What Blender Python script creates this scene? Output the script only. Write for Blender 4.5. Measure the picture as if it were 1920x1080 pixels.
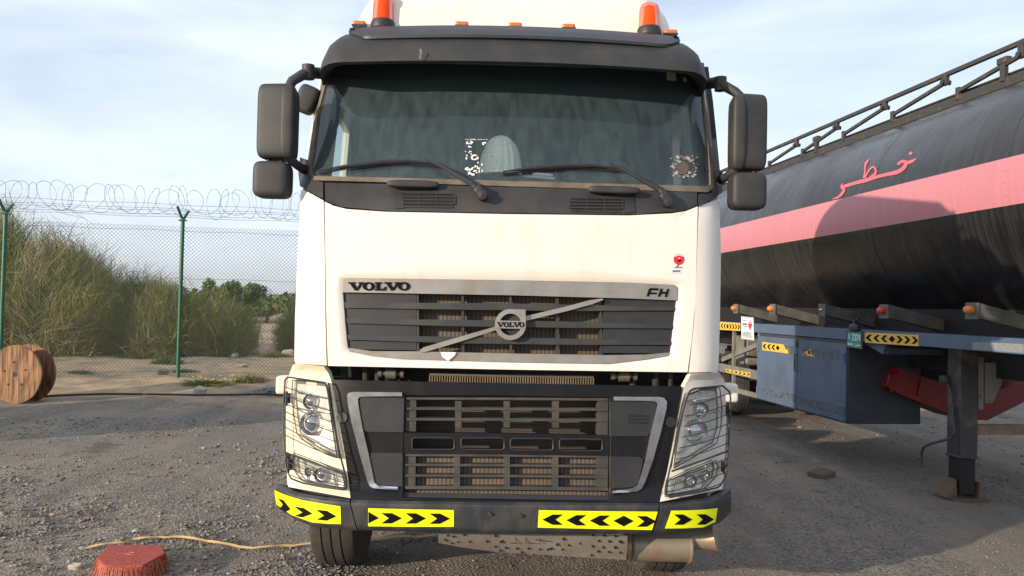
import bpy, math, random
import numpy as np
from mathutils import Vector, Matrix
from mathutils.geometry import tessellate_polygon
random.seed(7); rng = np.random.default_rng(7)
for o in list(bpy.data.objects): bpy.data.objects.remove(o)
SC = bpy.context.scene
R = math.radians
# ------------------------------------------------------------------ camera
FPX = 1507.0; CAMH = 1.76; PITCH = 0.0226; ROLL = 0.0225
fwd = np.array([0, math.cos(PITCH), math.sin(PITCH)])
r0 = np.array([1., 0, 0]); u0 = np.array([0, -math.sin(PITCH), math.cos(PITCH)])
rgt = math.cos(ROLL)*r0 + math.sin(ROLL)*u0
upv = -math.sin(ROLL)*r0 + math.cos(ROLL)*u0
CAMP = np.array([0, 0, CAMH])
cd = bpy.data.cameras.new('camera'); cam = bpy.data.objects.new('camera', cd)
SC.collection.objects.link(cam); SC.camera = cam
cd.sensor_width = 36; cd.lens = 36*FPX/1920; cd.clip_end = 3000; cd.clip_start = .05
m = Matrix.Identity(4)
for i in range(3):
    m[i][0] = rgt[i]; m[i][1] = upv[i]; m[i][2] = -fwd[i]; m[i][3] = CAMP[i]
cam.matrix_world = m
# ------------------------------------------------------------------ light
SUN_EL = R(12.5); SUN_AZ = R(232)      # compass: 0=+Y, 90=+X ; sun behind and left of the camera
sd = np.array([math.sin(SUN_AZ)*math.cos(SUN_EL), math.cos(SUN_AZ)*math.cos(SUN_EL), math.sin(SUN_EL)])
sl = bpy.data.lights.new('sun', 'SUN'); so = bpy.data.objects.new('sun', sl); SC.collection.objects.link(so)
sl.energy = 4.1; sl.angle = R(0.6); sl.color = (1.0, .85, .67)
so.rotation_euler = Vector(-sd).to_track_quat('-Z', 'Y').to_euler()
W = bpy.data.worlds.new('World'); SC.world = W; W.use_nodes = True
nt = W.node_tree; N = nt.nodes; Lk = nt.links
bg = N['Background']; bg.inputs[1].default_value = 0.122
sky = N.new('ShaderNodeTexSky'); sky.sky_type = 'NISHITA'; sky.sun_disc = False
sky.sun_elevation = SUN_EL; sky.sun_rotation = SUN_AZ; sky.altitude = 0; sky.air_density = 1.0; sky.dust_density = 1.2; sky.ozone_density = 1.5
tc = N.new('ShaderNodeTexCoord'); mp = N.new('ShaderNodeMapping'); mp.inputs['Scale'].default_value = (1.1, 1.1, 4.2)
mp.inputs['Rotation'].default_value = (0, R(8), R(20))
nz = N.new('ShaderNodeTexNoise'); nz.inputs['Scale'].default_value = 1.5; nz.inputs['Detail'].default_value = 9; nz.inputs['Roughness'].default_value = .52
nz.inputs['Distortion'].default_value = .35
cr = N.new('ShaderNodeValToRGB'); cr.color_ramp.elements[0].position = .34; cr.color_ramp.elements[1].position = .62
cr.color_ramp.elements[0].color = (.34,)*3+(1,); cr.color_ramp.elements[1].color = (.93,)*3+(1,)
mx = N.new('ShaderNodeMixRGB'); mx.inputs[2].default_value = (6.1, 6.8, 8.0, 1)
Lk.new(tc.outputs['Generated'], mp.inputs[0]); Lk.new(mp.outputs[0], nz.inputs['Vector']); Lk.new(nz.outputs[0], cr.inputs[0])
Lk.new(cr.outputs[0], mx.inputs[0]); Lk.new(sky.outputs[0], mx.inputs[1]); Lk.new(mx.outputs[0], bg.inputs[0])
SC.view_settings.view_transform = 'Standard'; SC.view_settings.look = 'None'; SC.view_settings.gamma = 1
SC.view_settings.exposure = 0.42
SC.cycles.max_bounces = 8; SC.cycles.transparent_max_bounces = 24

# ------------------------------------------------------------------ materials
def mat(name, col, rough=.6, metal=0, coat=0, var=.0, vscale=8, vcol=None, bump=0, bscale=40, spec=.5, stretch=(1,1,1), vlo=.4, vhi=.7, detail=6, emis=None):
    m = bpy.data.materials.new(name); m.use_nodes = True; t = m.node_tree; n = t.nodes; l = t.links
    b = n['Principled BSDF']; b.inputs['Base Color'].default_value = (*col, 1); b.inputs['Roughness'].default_value = rough
    b.inputs['Metallic'].default_value = metal; b.inputs['Coat Weight'].default_value = coat; b.inputs['Coat Roughness'].default_value = .08
    b.inputs['Specular IOR Level'].default_value = spec
    if emis: b.inputs['Emission Color'].default_value = (*col, 1); b.inputs['Emission Strength'].default_value = emis
    tc = n.new('ShaderNodeTexCoord'); mp = n.new('ShaderNodeMapping'); mp.inputs['Scale'].default_value = stretch
    l.new(tc.outputs['Object'], mp.inputs[0])
    if vcol is not None:
        z = n.new('ShaderNodeTexNoise'); z.inputs['Scale'].default_value = vscale; z.inputs['Detail'].default_value = detail; z.inputs['Roughness'].default_value = .62
        l.new(mp.outputs[0], z.inputs['Vector'])
        r = n.new('ShaderNodeValToRGB'); r.color_ramp.elements[0].position = vlo; r.color_ramp.elements[1].position = vhi
        r.color_ramp.elements[0].color = (*col, 1); r.color_ramp.elements[1].color = (*vcol, 1)
        l.new(z.outputs[0], r.inputs[0]); l.new(r.outputs[0], b.inputs['Base Color'])
    if bump:
        z2 = n.new('ShaderNodeTexNoise'); z2.inputs['Scale'].default_value = bscale; z2.inputs['Detail'].default_value = 4
        l.new(mp.outputs[0], z2.inputs['Vector'])
        bp = n.new('ShaderNodeBump'); bp.inputs['Strength'].default_value = bump; bp.inputs['Distance'].default_value = .01
        l.new(z2.outputs[0], bp.inputs['Height']); l.new(bp.outputs[0], b.inputs['Normal'])
    return m
MW = mat('white_paint', (.76,.70,.62), .34, coat=.35, vcol=(.58,.53,.43), vscale=3, vlo=.5, vhi=1.0, stretch=(2.5,2.5,.5), detail=9)
MWL = mat('cream_paint', (.76,.68,.50), .35, coat=.3, vcol=(.64,.55,.39), vscale=3, vlo=.5, vhi=.9)
MP = mat('grey_plastic', (.024,.024,.025), .6, vcol=(.052,.047,.040), vscale=5, bump=.1, bscale=260, vlo=.42, vhi=.8)
MP2 = mat('dark_plastic', (.019,.021,.024), .5, vcol=(.036,.034,.031), vscale=6, vlo=.45, vhi=.85)
MPD = mat('dusty_plastic', (.032,.031,.029), .75, vcol=(.075,.065,.052), vscale=9, vlo=.38, vhi=.75)
MGB = mat('gloss_black', (.006,.006,.007), .42, spec=.3, vcol=(.018,.016,.014), vscale=4, vlo=.45, vhi=.9, stretch=(3,3,1))
MBUMP = mat('bumper_plastic', (.022,.026,.030), .5, vcol=(.095,.082,.066), vscale=3.5, vlo=.48, vhi=.8, stretch=(2,2,1), detail=9, bump=.08, bscale=200)
MSIL = mat('silver_trim', (.34,.32,.285), .36, metal=.55, vcol=(.26,.23,.19), vscale=7)
MCHR = mat('satin_chrome', (.62,.62,.63), .22, metal=1, vcol=(.42,.4,.38), vscale=12)
MREF = mat('lamp_reflector', (.80,.80,.78), .16, metal=1)
MREFL = mat('headlamp_reflector', (.82,.82,.80), .32, metal=.45, vcol=(.55,.55,.54), vscale=26, vlo=.4, vhi=.6)
MRUB = mat('tyre_rubber', (.032,.030,.028), .85, vcol=(.09,.078,.062), vscale=7, vlo=.35, vhi=.75, bump=.15, bscale=120)
MBLK = mat('black', (.006,.006,.006), .7)
MINT = mat('cab_lining', (.02,.024,.024), .8)
MDASH = mat('dashboard_vinyl', (.045,.052,.048), .7)
MSEAL = mat('dusty_rubber_seal', (.10,.082,.062), .8, vcol=(.18,.145,.105), vscale=10, vlo=.35, vhi=.65)
MYEL = mat('fluorescent_tape', (.84,.90,.0), .45, vcol=(.55,.56,.04), vscale=14, vlo=.55, vhi=.85, detail=9)
MBLKT = mat('black_print', (.004,.004,.004), .7, spec=.12)
MTY = mat('amber_tape', (.75,.46,.07), .5, vcol=(.6,.36,.06), vscale=10)
MBLUE = mat('blue_grey_paint', (.08,.118,.18), .55, vcol=(.055,.08,.12), vscale=3, vlo=.4, vhi=.75, bump=.08, bscale=30)
MBLUEL = mat('worn_lettering', (.05,.058,.065), .6, vcol=(.09,.12,.165), vscale=22, vlo=.42, vhi=.58)
MGRY = mat('grey_steel', (.19,.185,.16), .6, vcol=(.12,.11,.09), vscale=5)
MGRYB = mat('rail_steel', (.035,.034,.030), .6, vcol=(.11,.065,.04), vscale=9, vlo=.55, vhi=.7)
MRED = mat('red_paint', (.24,.010,.009), .5, vcol=(.12,.008,.007), vscale=5, bump=.08)
MLEG = mat('black_leg_paint', (.035,.035,.038), .5, vcol=(.15,.12,.09), vscale=6, vlo=.5, vhi=.8)
MRUST = mat('rusty_steel', (.14,.085,.055), .8, vcol=(.08,.055,.04), vscale=12, bump=.2, bscale=60)
MPINK = mat('pink_stripe_paint', (.52,.185,.22), .45, vcol=(.42,.17,.19), vscale=3, vlo=.35, vhi=.8, stretch=(1,8,.6))
MTXTR = mat('red_letter_paint', (.55,.10,.13), .4, vcol=(.6,.12,.14), vscale=9)
MWHT = mat('white_print', (.75,.75,.72), .5)
MPLATE = mat('green_number_plate', (.02,.30,.26), .4, vcol=(.03,.24,.21), vscale=20)
MSIGN = mat('placard_white', (.72,.73,.74), .4, vcol=(.6,.6,.6), vscale=20)
MSIGNR = mat('placard_red', (.6,.03,.06), .4)
MGREEN = mat('green_coated_steel', (.012,.105,.055), .4, vcol=(.02,.085,.05), vscale=10)
MWIRE = mat('green_wire', (.085,.105,.08), .5)
MGALV = mat('galvanised_wire', (.24,.22,.19), .5, metal=.3)
MEXH = mat('exhaust_steel', (.30,.25,.19), .5, metal=.5, vcol=(.32,.13,.06), vscale=5, vlo=.48, vhi=.68, bump=.1)
MALU = mat('perforated_aluminium', (.36,.33,.29), .5, metal=.4, vcol=(.24,.20,.16), vscale=5, bump=.15, bscale=15)
MHAT = mat('hard_hat_shell', (.84,.88,.74), .45, vcol=(.93,.95,.88), vscale=9, vlo=.5, vhi=.75)
MROCK = mat('pale_rock', (.42,.37,.30), .9, vcol=(.30,.26,.21), vscale=9, bump=.5, bscale=25)
MNET = mat('teal_netting', (.02,.12,.16), .7)
MCABLE = mat('black_cable', (.02,.018,.016), .6)
MSTRAP = mat('tan_strapping', (.66,.43,.17), .5, vcol=(.46,.29,.11), vscale=16)
MBR = mat('red_brush_body', (.40,.055,.025), .75, vcol=(.20,.045,.03), vscale=18, bump=.6, bscale=70, detail=9)
MBR2 = mat('red_bristle', (.40,.065,.035), .8, vcol=(.52,.22,.14), vscale=60)
MBLOCK = mat('wood_block', (.13,.085,.06), .8, vcol=(.08,.055,.04), vscale=14, stretch=(8,1,1))
MRADB = mat('dusty_radiator', (.24,.18,.11), .8, vcol=(.14,.105,.07), vscale=6)
MOLD = mat('dark_interior', (.02,.018,.016), .8, vcol=(.05,.045,.035), vscale=9)

def stripes_mat(name, c1, c2, axis, freq, base=None):
    m = mat(name, c1, .7); t = m.node_tree; n = t.nodes; l = t.links; b = n['Principled BSDF']
    tc = n.new('ShaderNodeTexCoord'); wv = n.new('ShaderNodeTexWave'); wv.bands_direction = axis; wv.inputs['Scale'].default_value = freq
    wv.inputs['Distortion'].default_value = .3
    nz = n.new('ShaderNodeTexNoise'); nz.inputs['Scale'].default_value = 7
    l.new(tc.outputs['Object'], wv.inputs[0]); l.new(tc.outputs['Object'], nz.inputs['Vector'])
    r = n.new('ShaderNodeValToRGB'); r.color_ramp.elements[0].position = .3; r.color_ramp.elements[1].position = .6
    r.color_ramp.elements[0].color = (*c2, 1); r.color_ramp.elements[1].color = (*c1, 1); l.new(wv.outputs[0], r.inputs[0])
    mm = n.new('ShaderNodeMixRGB'); mm.blend_type = 'MULTIPLY'; mm.inputs[0].default_value = .6
    l.new(r.outputs[0], mm.inputs[1]); l.new(nz.outputs[0], mm.inputs[2]); l.new(mm.outputs[0], b.inputs['Base Color'])
    return m
MRADV = stripes_mat('radiator_core', (.19,.15,.105), (.09,.07,.05), 'X', 14)
MRADH = stripes_mat('intercooler_core', (.10,.082,.062), (.03,.026,.02), 'Z', 26)

def glass_mat(name, tint, dust, dcol, gl=.12, rough=.03, streak=False):
    m = bpy.data.materials.new(name); m.use_nodes = True; t = m.node_tree; n = t.nodes; l = t.links
    n.remove(n['Principled BSDF']); out = n['Material Output']
    tr = n.new('ShaderNodeBsdfTransparent'); tr.inputs[0].default_value = (*tint, 1)
    gs = n.new('ShaderNodeBsdfGlossy'); gs.inputs['Roughness'].default_value = rough; gs.inputs[0].default_value = (1,1,1,1)
    df = n.new('ShaderNodeBsdfDiffuse'); df.inputs[0].default_value = (*dcol, 1)
    fr = n.new('ShaderNodeFresnel'); fr.inputs[0].default_value = 1.45
    a = n.new('ShaderNodeMixShader'); l.new(fr.outputs[0], a.inputs[0]); l.new(tr.outputs[0], a.inputs[1]); l.new(gs.outputs[0], a.inputs[2])
    b = n.new('ShaderNodeMixShader'); b.inputs[0].default_value = dust; l.new(a.outputs[0], b.inputs[1]); l.new(df.outputs[0], b.inputs[2])
    if streak:
        tc = n.new('ShaderNodeTexCoord'); mp = n.new('ShaderNodeMapping'); mp.inputs['Scale'].default_value = (1,1,.09); l.new(tc.outputs['Object'], mp.inputs[0])
        z = n.new('ShaderNodeTexNoise'); z.inputs['Scale'].default_value = 26; z.inputs['Detail'].default_value = 5; l.new(mp.outputs[0], z.inputs['Vector'])
        z3 = n.new('ShaderNodeTexNoise'); z3.inputs['Scale'].default_value = 2.3; z3.inputs['Detail'].default_value = 4; l.new(tc.outputs['Object'], z3.inputs['Vector'])
        mr = n.new('ShaderNodeMapRange'); mr.inputs[1].default_value = .3; mr.inputs[2].default_value = .62; mr.inputs[3].default_value = dust*.62; mr.inputs[4].default_value = dust*1.12
        l.new(z.outputs[0], mr.inputs[0])
        mr2 = n.new('ShaderNodeMapRange'); mr2.inputs[1].default_value = .3; mr2.inputs[2].default_value = .7; mr2.inputs[3].default_value = .9; mr2.inputs[4].default_value = 1.1
        l.new(z3.outputs[0], mr2.inputs[0])
        mu = n.new('ShaderNodeMath'); mu.operation = 'MULTIPLY'; l.new(mr.outputs[0], mu.inputs[0]); l.new(mr2.outputs[0], mu.inputs[1]); l.new(mu.outputs[0], b.inputs[0])
    l.new(b.outputs[0], out.inputs[0]); return m
MGLS = glass_mat('windscreen_glass', (.97,1.0,.97), .13, (.26,.38,.42), streak=True)
MGLS2 = glass_mat('side_glass', (.62,.75,.75), .08, (.4,.5,.52))
MORG2 = glass_mat('orange_lens', (1,.17,.02), .72, (.95,.10,.01), rough=.12)
MLENS = glass_mat('lamp_glass', (.93,.94,.92), .14, (.8,.78,.7), rough=.08)
MAMB = mat('amber_lens', (.55,.15,.01), .25, coat=.5); 
MORG = bpy.data.materials.new('orange_dome'); MORG.use_nodes = True
b_ = MORG.node_tree.nodes['Principled BSDF']; b_.inputs['Base Color'].default_value = (1,.13,.02,1); b_.inputs['Roughness'].default_value = .12; b_.inputs['Transmission Weight'].default_value = .55; b_.inputs['IOR'].default_value = 1.2
# tank paint: black with dusty vertical runs
def tank_mat():
    m = mat('black_tank_paint', (.03,.03,.032), .34, coat=.0); t = m.node_tree; n = t.nodes; l = t.links; b = n['Principled BSDF']
    tc = n.new('ShaderNodeTexCoord'); mp = n.new('ShaderNodeMapping'); mp.inputs['Scale'].default_value = (.5,9,.35); l.new(tc.outputs['Object'], mp.inputs[0])
    z = n.new('ShaderNodeTexNoise'); z.inputs['Scale'].default_value = 3; z.inputs['Detail'].default_value = 8; z.inputs['Distortion'].default_value = .25; z.inputs['Roughness'].default_value = .7; l.new(mp.outputs[0], z.inputs['Vector'])
    r = n.new('ShaderNodeValToRGB'); r.color_ramp.elements[0].position = .46; r.color_ramp.elements[1].position = .78
    r.color_ramp.elements[0].color = (.010,.011,.013,1); r.color_ramp.elements[1].color = (.045,.042,.037,1); l.new(z.outputs[0], r.inputs[0])
    z2 = n.new('ShaderNodeTexNoise'); z2.inputs['Scale'].default_value = .9; z2.inputs['Detail'].default_value = 5; l.new(tc.outputs['Object'], z2.inputs['Vector'])
    r2 = n.new('ShaderNodeValToRGB'); r2.color_ramp.elements[0].position = .42; r2.color_ramp.elements[1].position = .68
    r2.color_ramp.elements[0].color = (.22,)*3+(1,); r2.color_ramp.elements[1].color = (.42,)*3+(1,); l.new(z2.outputs[0], r2.inputs[0]); l.new(r2.outputs[0], b.inputs['Roughness'])
    # blends to a grey-brown tone on upward-facing parts
    sx = n.new('ShaderNodeSeparateXYZ'); l.new(tc.outputs['Normal'], sx.inputs[0])
    mr = n.new('ShaderNodeMapRange'); mr.inputs[1].default_value = -.1; mr.inputs[2].default_value = .8; mr.inputs[3].default_value = .0; mr.inputs[4].default_value = .55; l.new(sx.outputs[2], mr.inputs[0])
    mxx = n.new('ShaderNodeMixRGB'); l.new(mr.outputs[0], mxx.inputs[0]); l.new(r.outputs[0], mxx.inputs[1]); mxx.inputs[2].default_value = (.045,.042,.038,1); l.new(mxx.outputs[0], b.inputs['Base Color'])
    return m
MTANK = tank_mat()
def addbump(m, sc, st, dist):
    t = m.node_tree; n = t.nodes; l = t.links; z = n.new('ShaderNodeTexNoise'); z.inputs['Scale'].default_value = sc; z.inputs['Detail'].default_value = 3; tc = n.new('ShaderNodeTexCoord'); l.new(tc.outputs['Object'], z.inputs['Vector'])
    b = n.new('ShaderNodeBump'); b.inputs['Strength'].default_value = st; b.inputs['Distance'].default_value = dist; l.new(z.outputs[0], b.inputs['Height']); l.new(b.outputs[0], n['Principled BSDF'].inputs['Normal'])
addbump(MTANK, 1.6, .5, .05)
def wood_mat():
    m = mat('reel_wood', (.34,.19,.085), .7); t = m.node_tree; n = t.nodes; l = t.links; b = n['Principled BSDF']
    tc = n.new('ShaderNodeTexCoord'); mp = n.new('ShaderNodeMapping'); mp.inputs['Scale'].default_value = (7,7,1); mp.inputs['Rotation'].default_value = (0,R(28),0); l.new(tc.outputs['Object'], mp.inputs[0])
    z = n.new('ShaderNodeTexNoise'); z.inputs['Scale'].default_value = 3; z.inputs['Detail'].default_value = 8; l.new(mp.outputs[0], z.inputs['Vector'])
    r = n.new('ShaderNodeValToRGB'); r.color_ramp.elements[0].position = .38; r.color_ramp.elements[1].position = .66
    r.color_ramp.elements[0].color = (.08,.035,.014,1); r.color_ramp.elements[1].color = (.33,.16,.06,1); l.new(z.outputs[0], r.inputs[0])
    wv = n.new('ShaderNodeTexWave'); wv.inputs['Scale'].default_value = .55; wv.bands_direction = 'X'; l.new(mp.outputs[0], wv.inputs[0])
    r2 = n.new('ShaderNodeValToRGB'); r2.color_ramp.elements[0].position = .0; r2.color_ramp.elements[1].position = .05
    r2.color_ramp.elements[0].color = (.2,.2,.2,1); l.new(wv.outputs[0], r2.inputs[0])
    mm = n.new('ShaderNodeMixRGB'); mm.blend_type = 'MULTIPLY'; mm.inputs[0].default_value = 1; l.new(r.outputs[0], mm.inputs[1]); l.new(r2.outputs[0], mm.inputs[2]); l.new(mm.outputs[0], b.inputs['Base Color'])
    return m
MWOOD = wood_mat()

# ------------------------------------------------------------------ mesh helpers
def tag(o, label, cat=None, group=None, kind=None):
    if label: o['label'] = label
    if cat: o['category'] = cat
    if group: o['group'] = group
    if kind: o['kind'] = kind
    return o
def thing(name, label, cat, loc=(0,0,0), rz=0, group=None):
    o = bpy.data.objects.new(name, None); SC.collection.objects.link(o); o.empty_display_size = .2
    o.location = loc; o.rotation_euler = (0,0,rz); return tag(o, label, cat, group)
class MB:
    def __init__(s): s.v = []; s.f = []; s.mi = []; s.n = 0
    def add(s, v, f, mi=0):
        v = np.asarray(v, float).reshape(-1,3); k = s.n
        s.v.append(v); s.f += [tuple(i+k for i in q) for q in f]; s.mi += [mi]*len(f); s.n += len(v); return s
    def grid(s, P, closed_u=False, closed_v=False, mi=0):
        n, m = P.shape[:2]; f = []
        for i in range(n-(0 if closed_u else 1)):
            for j in range(m-(0 if closed_v else 1)):
                i2 = (i+1) % n; j2 = (j+1) % m
                f.append((i*m+j, i2*m+j, i2*m+j2, i*m+j2))
        return s.add(P.reshape(-1,3), f, mi)
    def box(s, c, d, rot=None, mi=0):
        c = np.array(c, float); d = np.array(d, float)/2
        v = np.array([[x,y,z] for x in (-1,1) for y in (-1,1) for z in (-1,1)])*d
        if rot is not None: v = v @ np.array(rot).T
        return s.add(v+c, [(0,1,3,2),(4,6,7,5),(0,4,5,1),(2,3,7,6),(0,2,6,4),(1,5,7,3)], mi)
    def bar(s, a, b, w, h, mi=0, up=(0,0,1)):
        a = np.array(a, float); b = np.array(b, float); d = b-a; L = np.linalg.norm(d); d /= L
        x = np.cross(d, up); x = x/(np.linalg.norm(x)+1e-9); z = np.cross(x, d)
        return s.box((a+b)/2, (w, L, h), np.stack([x, d, z], 1), mi)
    def tube(s, pts, r, n=8, cap=True, mi=0, closed=False):
        P = np.array(pts, float); k = len(P); rr = np.broadcast_to(np.array(r, float), (k,)) if np.ndim(r) else np.full(k, r)
        T = np.zeros_like(P); T[1:-1] = P[2:]-P[:-2]; T[0] = P[1]-P[0]; T[-1] = P[-1]-P[-2]
        if closed: T[0] = T[-1] = P[1]-P[-2]
        T /= np.linalg.norm(T, axis=1)[:,None]+1e-12
        a = np.array([0,0,1.]) if abs(T[0][2]) < .9 else np.array([1.,0,0])
        G = np.zeros((k, n, 3)); x = np.cross(T[0], a); x /= np.linalg.norm(x)
        for i in range(k):
            x = x-T[i]*np.dot(x, T[i]); x /= np.linalg.norm(x)+1e-12; y = np.cross(T[i], x)
            for j in range(n):
                q = 2*math.pi*j/n; G[i,j] = P[i]+rr[i]*(math.cos(q)*x+math.sin(q)*y)
        k0 = s.n; s.grid(G, closed_v=True, mi=mi)
        if cap and not closed:
            s.f.append(tuple(k0+j for j in range(n))[::-1]); s.f.append(tuple(k0+(k-1)*n+j for j in range(n))); s.mi += [mi, mi]
        return s
    def lathe(s, prof, c, axis='Z', n=32, mi=0):      # prof: (r, h)
        G = np.zeros((len(prof), n, 3))
        for i, (r, h) in enumerate(prof):
            for j in range(n):
                q = 2*math.pi*j/n; a, b = r*math.cos(q), r*math.sin(q)
                G[i,j] = {'Z': (a,b,h), 'Y': (a,h,b), 'X': (h,a,b)}[axis]
        return s.grid(G+np.array(c), closed_v=True, mi=mi)
    def sq(s, c, d, e=.3, rot=None, nu=20, nv=32, mi=0):   # superellipsoid
        def pw(a): return np.sign(a)*np.abs(a)**e
        u = np.linspace(-math.pi/2, math.pi/2, nu); v = np.linspace(-math.pi, math.pi, nv, endpoint=False)
        U, V = np.meshgrid(u, v, indexing='ij')
        P = np.stack([pw(np.cos(U))*pw(np.cos(V))*d[0]/2, pw(np.cos(U))*pw(np.sin(V))*d[1]/2, pw(np.sin(U))*d[2]/2], -1)
        if rot is not None: P = P @ np.array(rot).T
        return s.grid(P+np.array(c), closed_v=True, mi=mi)
    def build(s, name, mats, parent=None, smooth=True, ang=35, bevel=0, label=None):
        if name in SPLIT and s.n:
            V = np.concatenate(s.v); cs = components(V, s.f)
            if len(cs) > 1:
                o = None
                for c in cs[:100]:
                    used = sorted({i for k in c for i in s.f[k]}); mp_ = {a: i for i, a in enumerate(used)}; q = MB(); q.v = [V[used]]; q.n = len(used)
                    q.f = [tuple(mp_[i] for i in s.f[k]) for k in c]; q.mi = [s.mi[k] for k in c]
                    r = q.build_one(name, mats, parent, smooth, ang, bevel, label); o = o or r
                return o
        return s.build_one(name, mats, parent, smooth, ang, bevel, label)
    def build_one(s, name, mats, parent=None, smooth=True, ang=35, bevel=0, label=None):
        me = bpy.data.meshes.new(name); V = np.concatenate(s.v) if s.v else np.zeros((0,3))
        me.from_pydata(V.tolist(), [], s.f)
        for m_ in (mats if isinstance(mats, (list, tuple)) else [mats]): me.materials.append(m_)
        if any(s.mi): me.polygons.foreach_set('material_index', s.mi)
        if smooth:
            me.polygons.foreach_set('use_smooth', [True]*len(me.polygons)); me.set_sharp_from_angle(angle=R(ang))
        me.update(); o = bpy.data.objects.new(name, me); SC.collection.objects.link(o)
        if parent: o.parent = parent
        if bevel:
            b = o.modifiers.new('bevel', 'BEVEL'); b.width = bevel; b.segments = 2; b.limit_method = 'ANGLE'; b.angle_limit = R(45)
        if label: o['label'] = label
        return o
SPLIT = {'lower_grille_rib','lower_grille_slat','grille_blank','grille_rib','grille_slat','bumper_bolt','guard_hinge','lamp_lens','lamp_bezel','lamp_divider','slot_rim','torn_print','worn_lettering','worn_strip','door_hinge','flap_vent','side_lining','grille_side','flowers','lower_grille_rib','axle','weld_seam','tape_print','chevron_print','post_arm','plate_hole'}
def components(V, F):
    key = {}; rep_ = []
    for i, v in enumerate(np.round(V, 5).tolist()): rep_.append(key.setdefault(tuple(v), i))
    par = list(range(len(V)))
    def find(a):
        while par[a] != a: par[a] = par[par[a]]; a = par[a]
        return a
    for i, r in enumerate(rep_): par[find(i)] = find(r)
    for f in F:
        a = find(f[0])
        for q in f[1:]: par[find(q)] = a
    out = {}
    for k, f in enumerate(F): out.setdefault(find(f[0]), []).append(k)
    return list(out.values())
def rotz(a): return np.array([[math.cos(a),-math.sin(a),0],[math.sin(a),math.cos(a),0],[0,0,1]])
def rotx(a): return np.array([[1,0,0],[0,math.cos(a),-math.sin(a)],[0,math.sin(a),math.cos(a)]])
def roty(a): return np.array([[math.cos(a),0,math.sin(a)],[0,1,0],[-math.sin(a),0,math.cos(a)]])
def ray(px, py):
    px = np.asarray(px, float)[...,None]; py = np.asarray(py, float)[...,None]
    return FPX*fwd + (px-960)*rgt + (540-py)*upv
class Frame:
    def __init__(s, o, a): s.o = np.array(o, float); s.Rm = rotz(a); s.a = a; s.cam = (CAMP-s.o) @ s.Rm
    def ray(s, px, py): return ray(px, py) @ s.Rm
    def onY(s, px, py, w):
        d = s.ray(px, py); t = (w-s.cam[1])/d[...,1]; return s.cam+d*np.asarray(t)[...,None]
    def onX(s, px, py, x):
        d = s.ray(px, py); t = (x-s.cam[0])/d[...,0]; return s.cam+d*np.asarray(t)[...,None]
    def onZ(s, px, py, z):
        d = s.ray(px, py); t = (z-s.cam[2])/d[...,2]; return s.cam+d*np.asarray(t)[...,None]
GF = Frame((0,0,0), 0)
def G(px, py, z=0.): return GF.onZ(px, py, z)

# ------------------------------------------------------------------ ground
def gheight(X, Y):
    X = np.asarray(X, float); Y = np.asarray(Y, float)
    s = np.clip((Y-12.6+.12*X*0)/3.2, 0, 1); s = s*s*(3-2*s); side = np.clip((1.5-X)/4, 0, 1)
    h = .24*s*(.25+.75*side)
    h += .035*s*np.sin(X*2.3+1.1)*np.sin(Y*1.9)
    h += .012*np.sin(X*1.1+.4)*np.sin(Y*.9)+.006*np.sin(X*3.7)*np.sin(Y*4.3+X)
    h += np.clip((Y-24)/60, 0, 1)*.35
    k = np.clip((-.9-X)/.8, 0, 1)*np.clip((9.5-Y)/2.5, 0, 1)
    h += k*(.014*np.sin(X*8+np.sin(Y*5)*1.5)*np.sin(Y*7+X*3)+.009*np.sin(X*17+Y*5)*np.sin(Y*14-X*4)+.006*np.sin(X*29-Y*9)*np.sin(Y*31+X*7))
    return h
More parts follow.
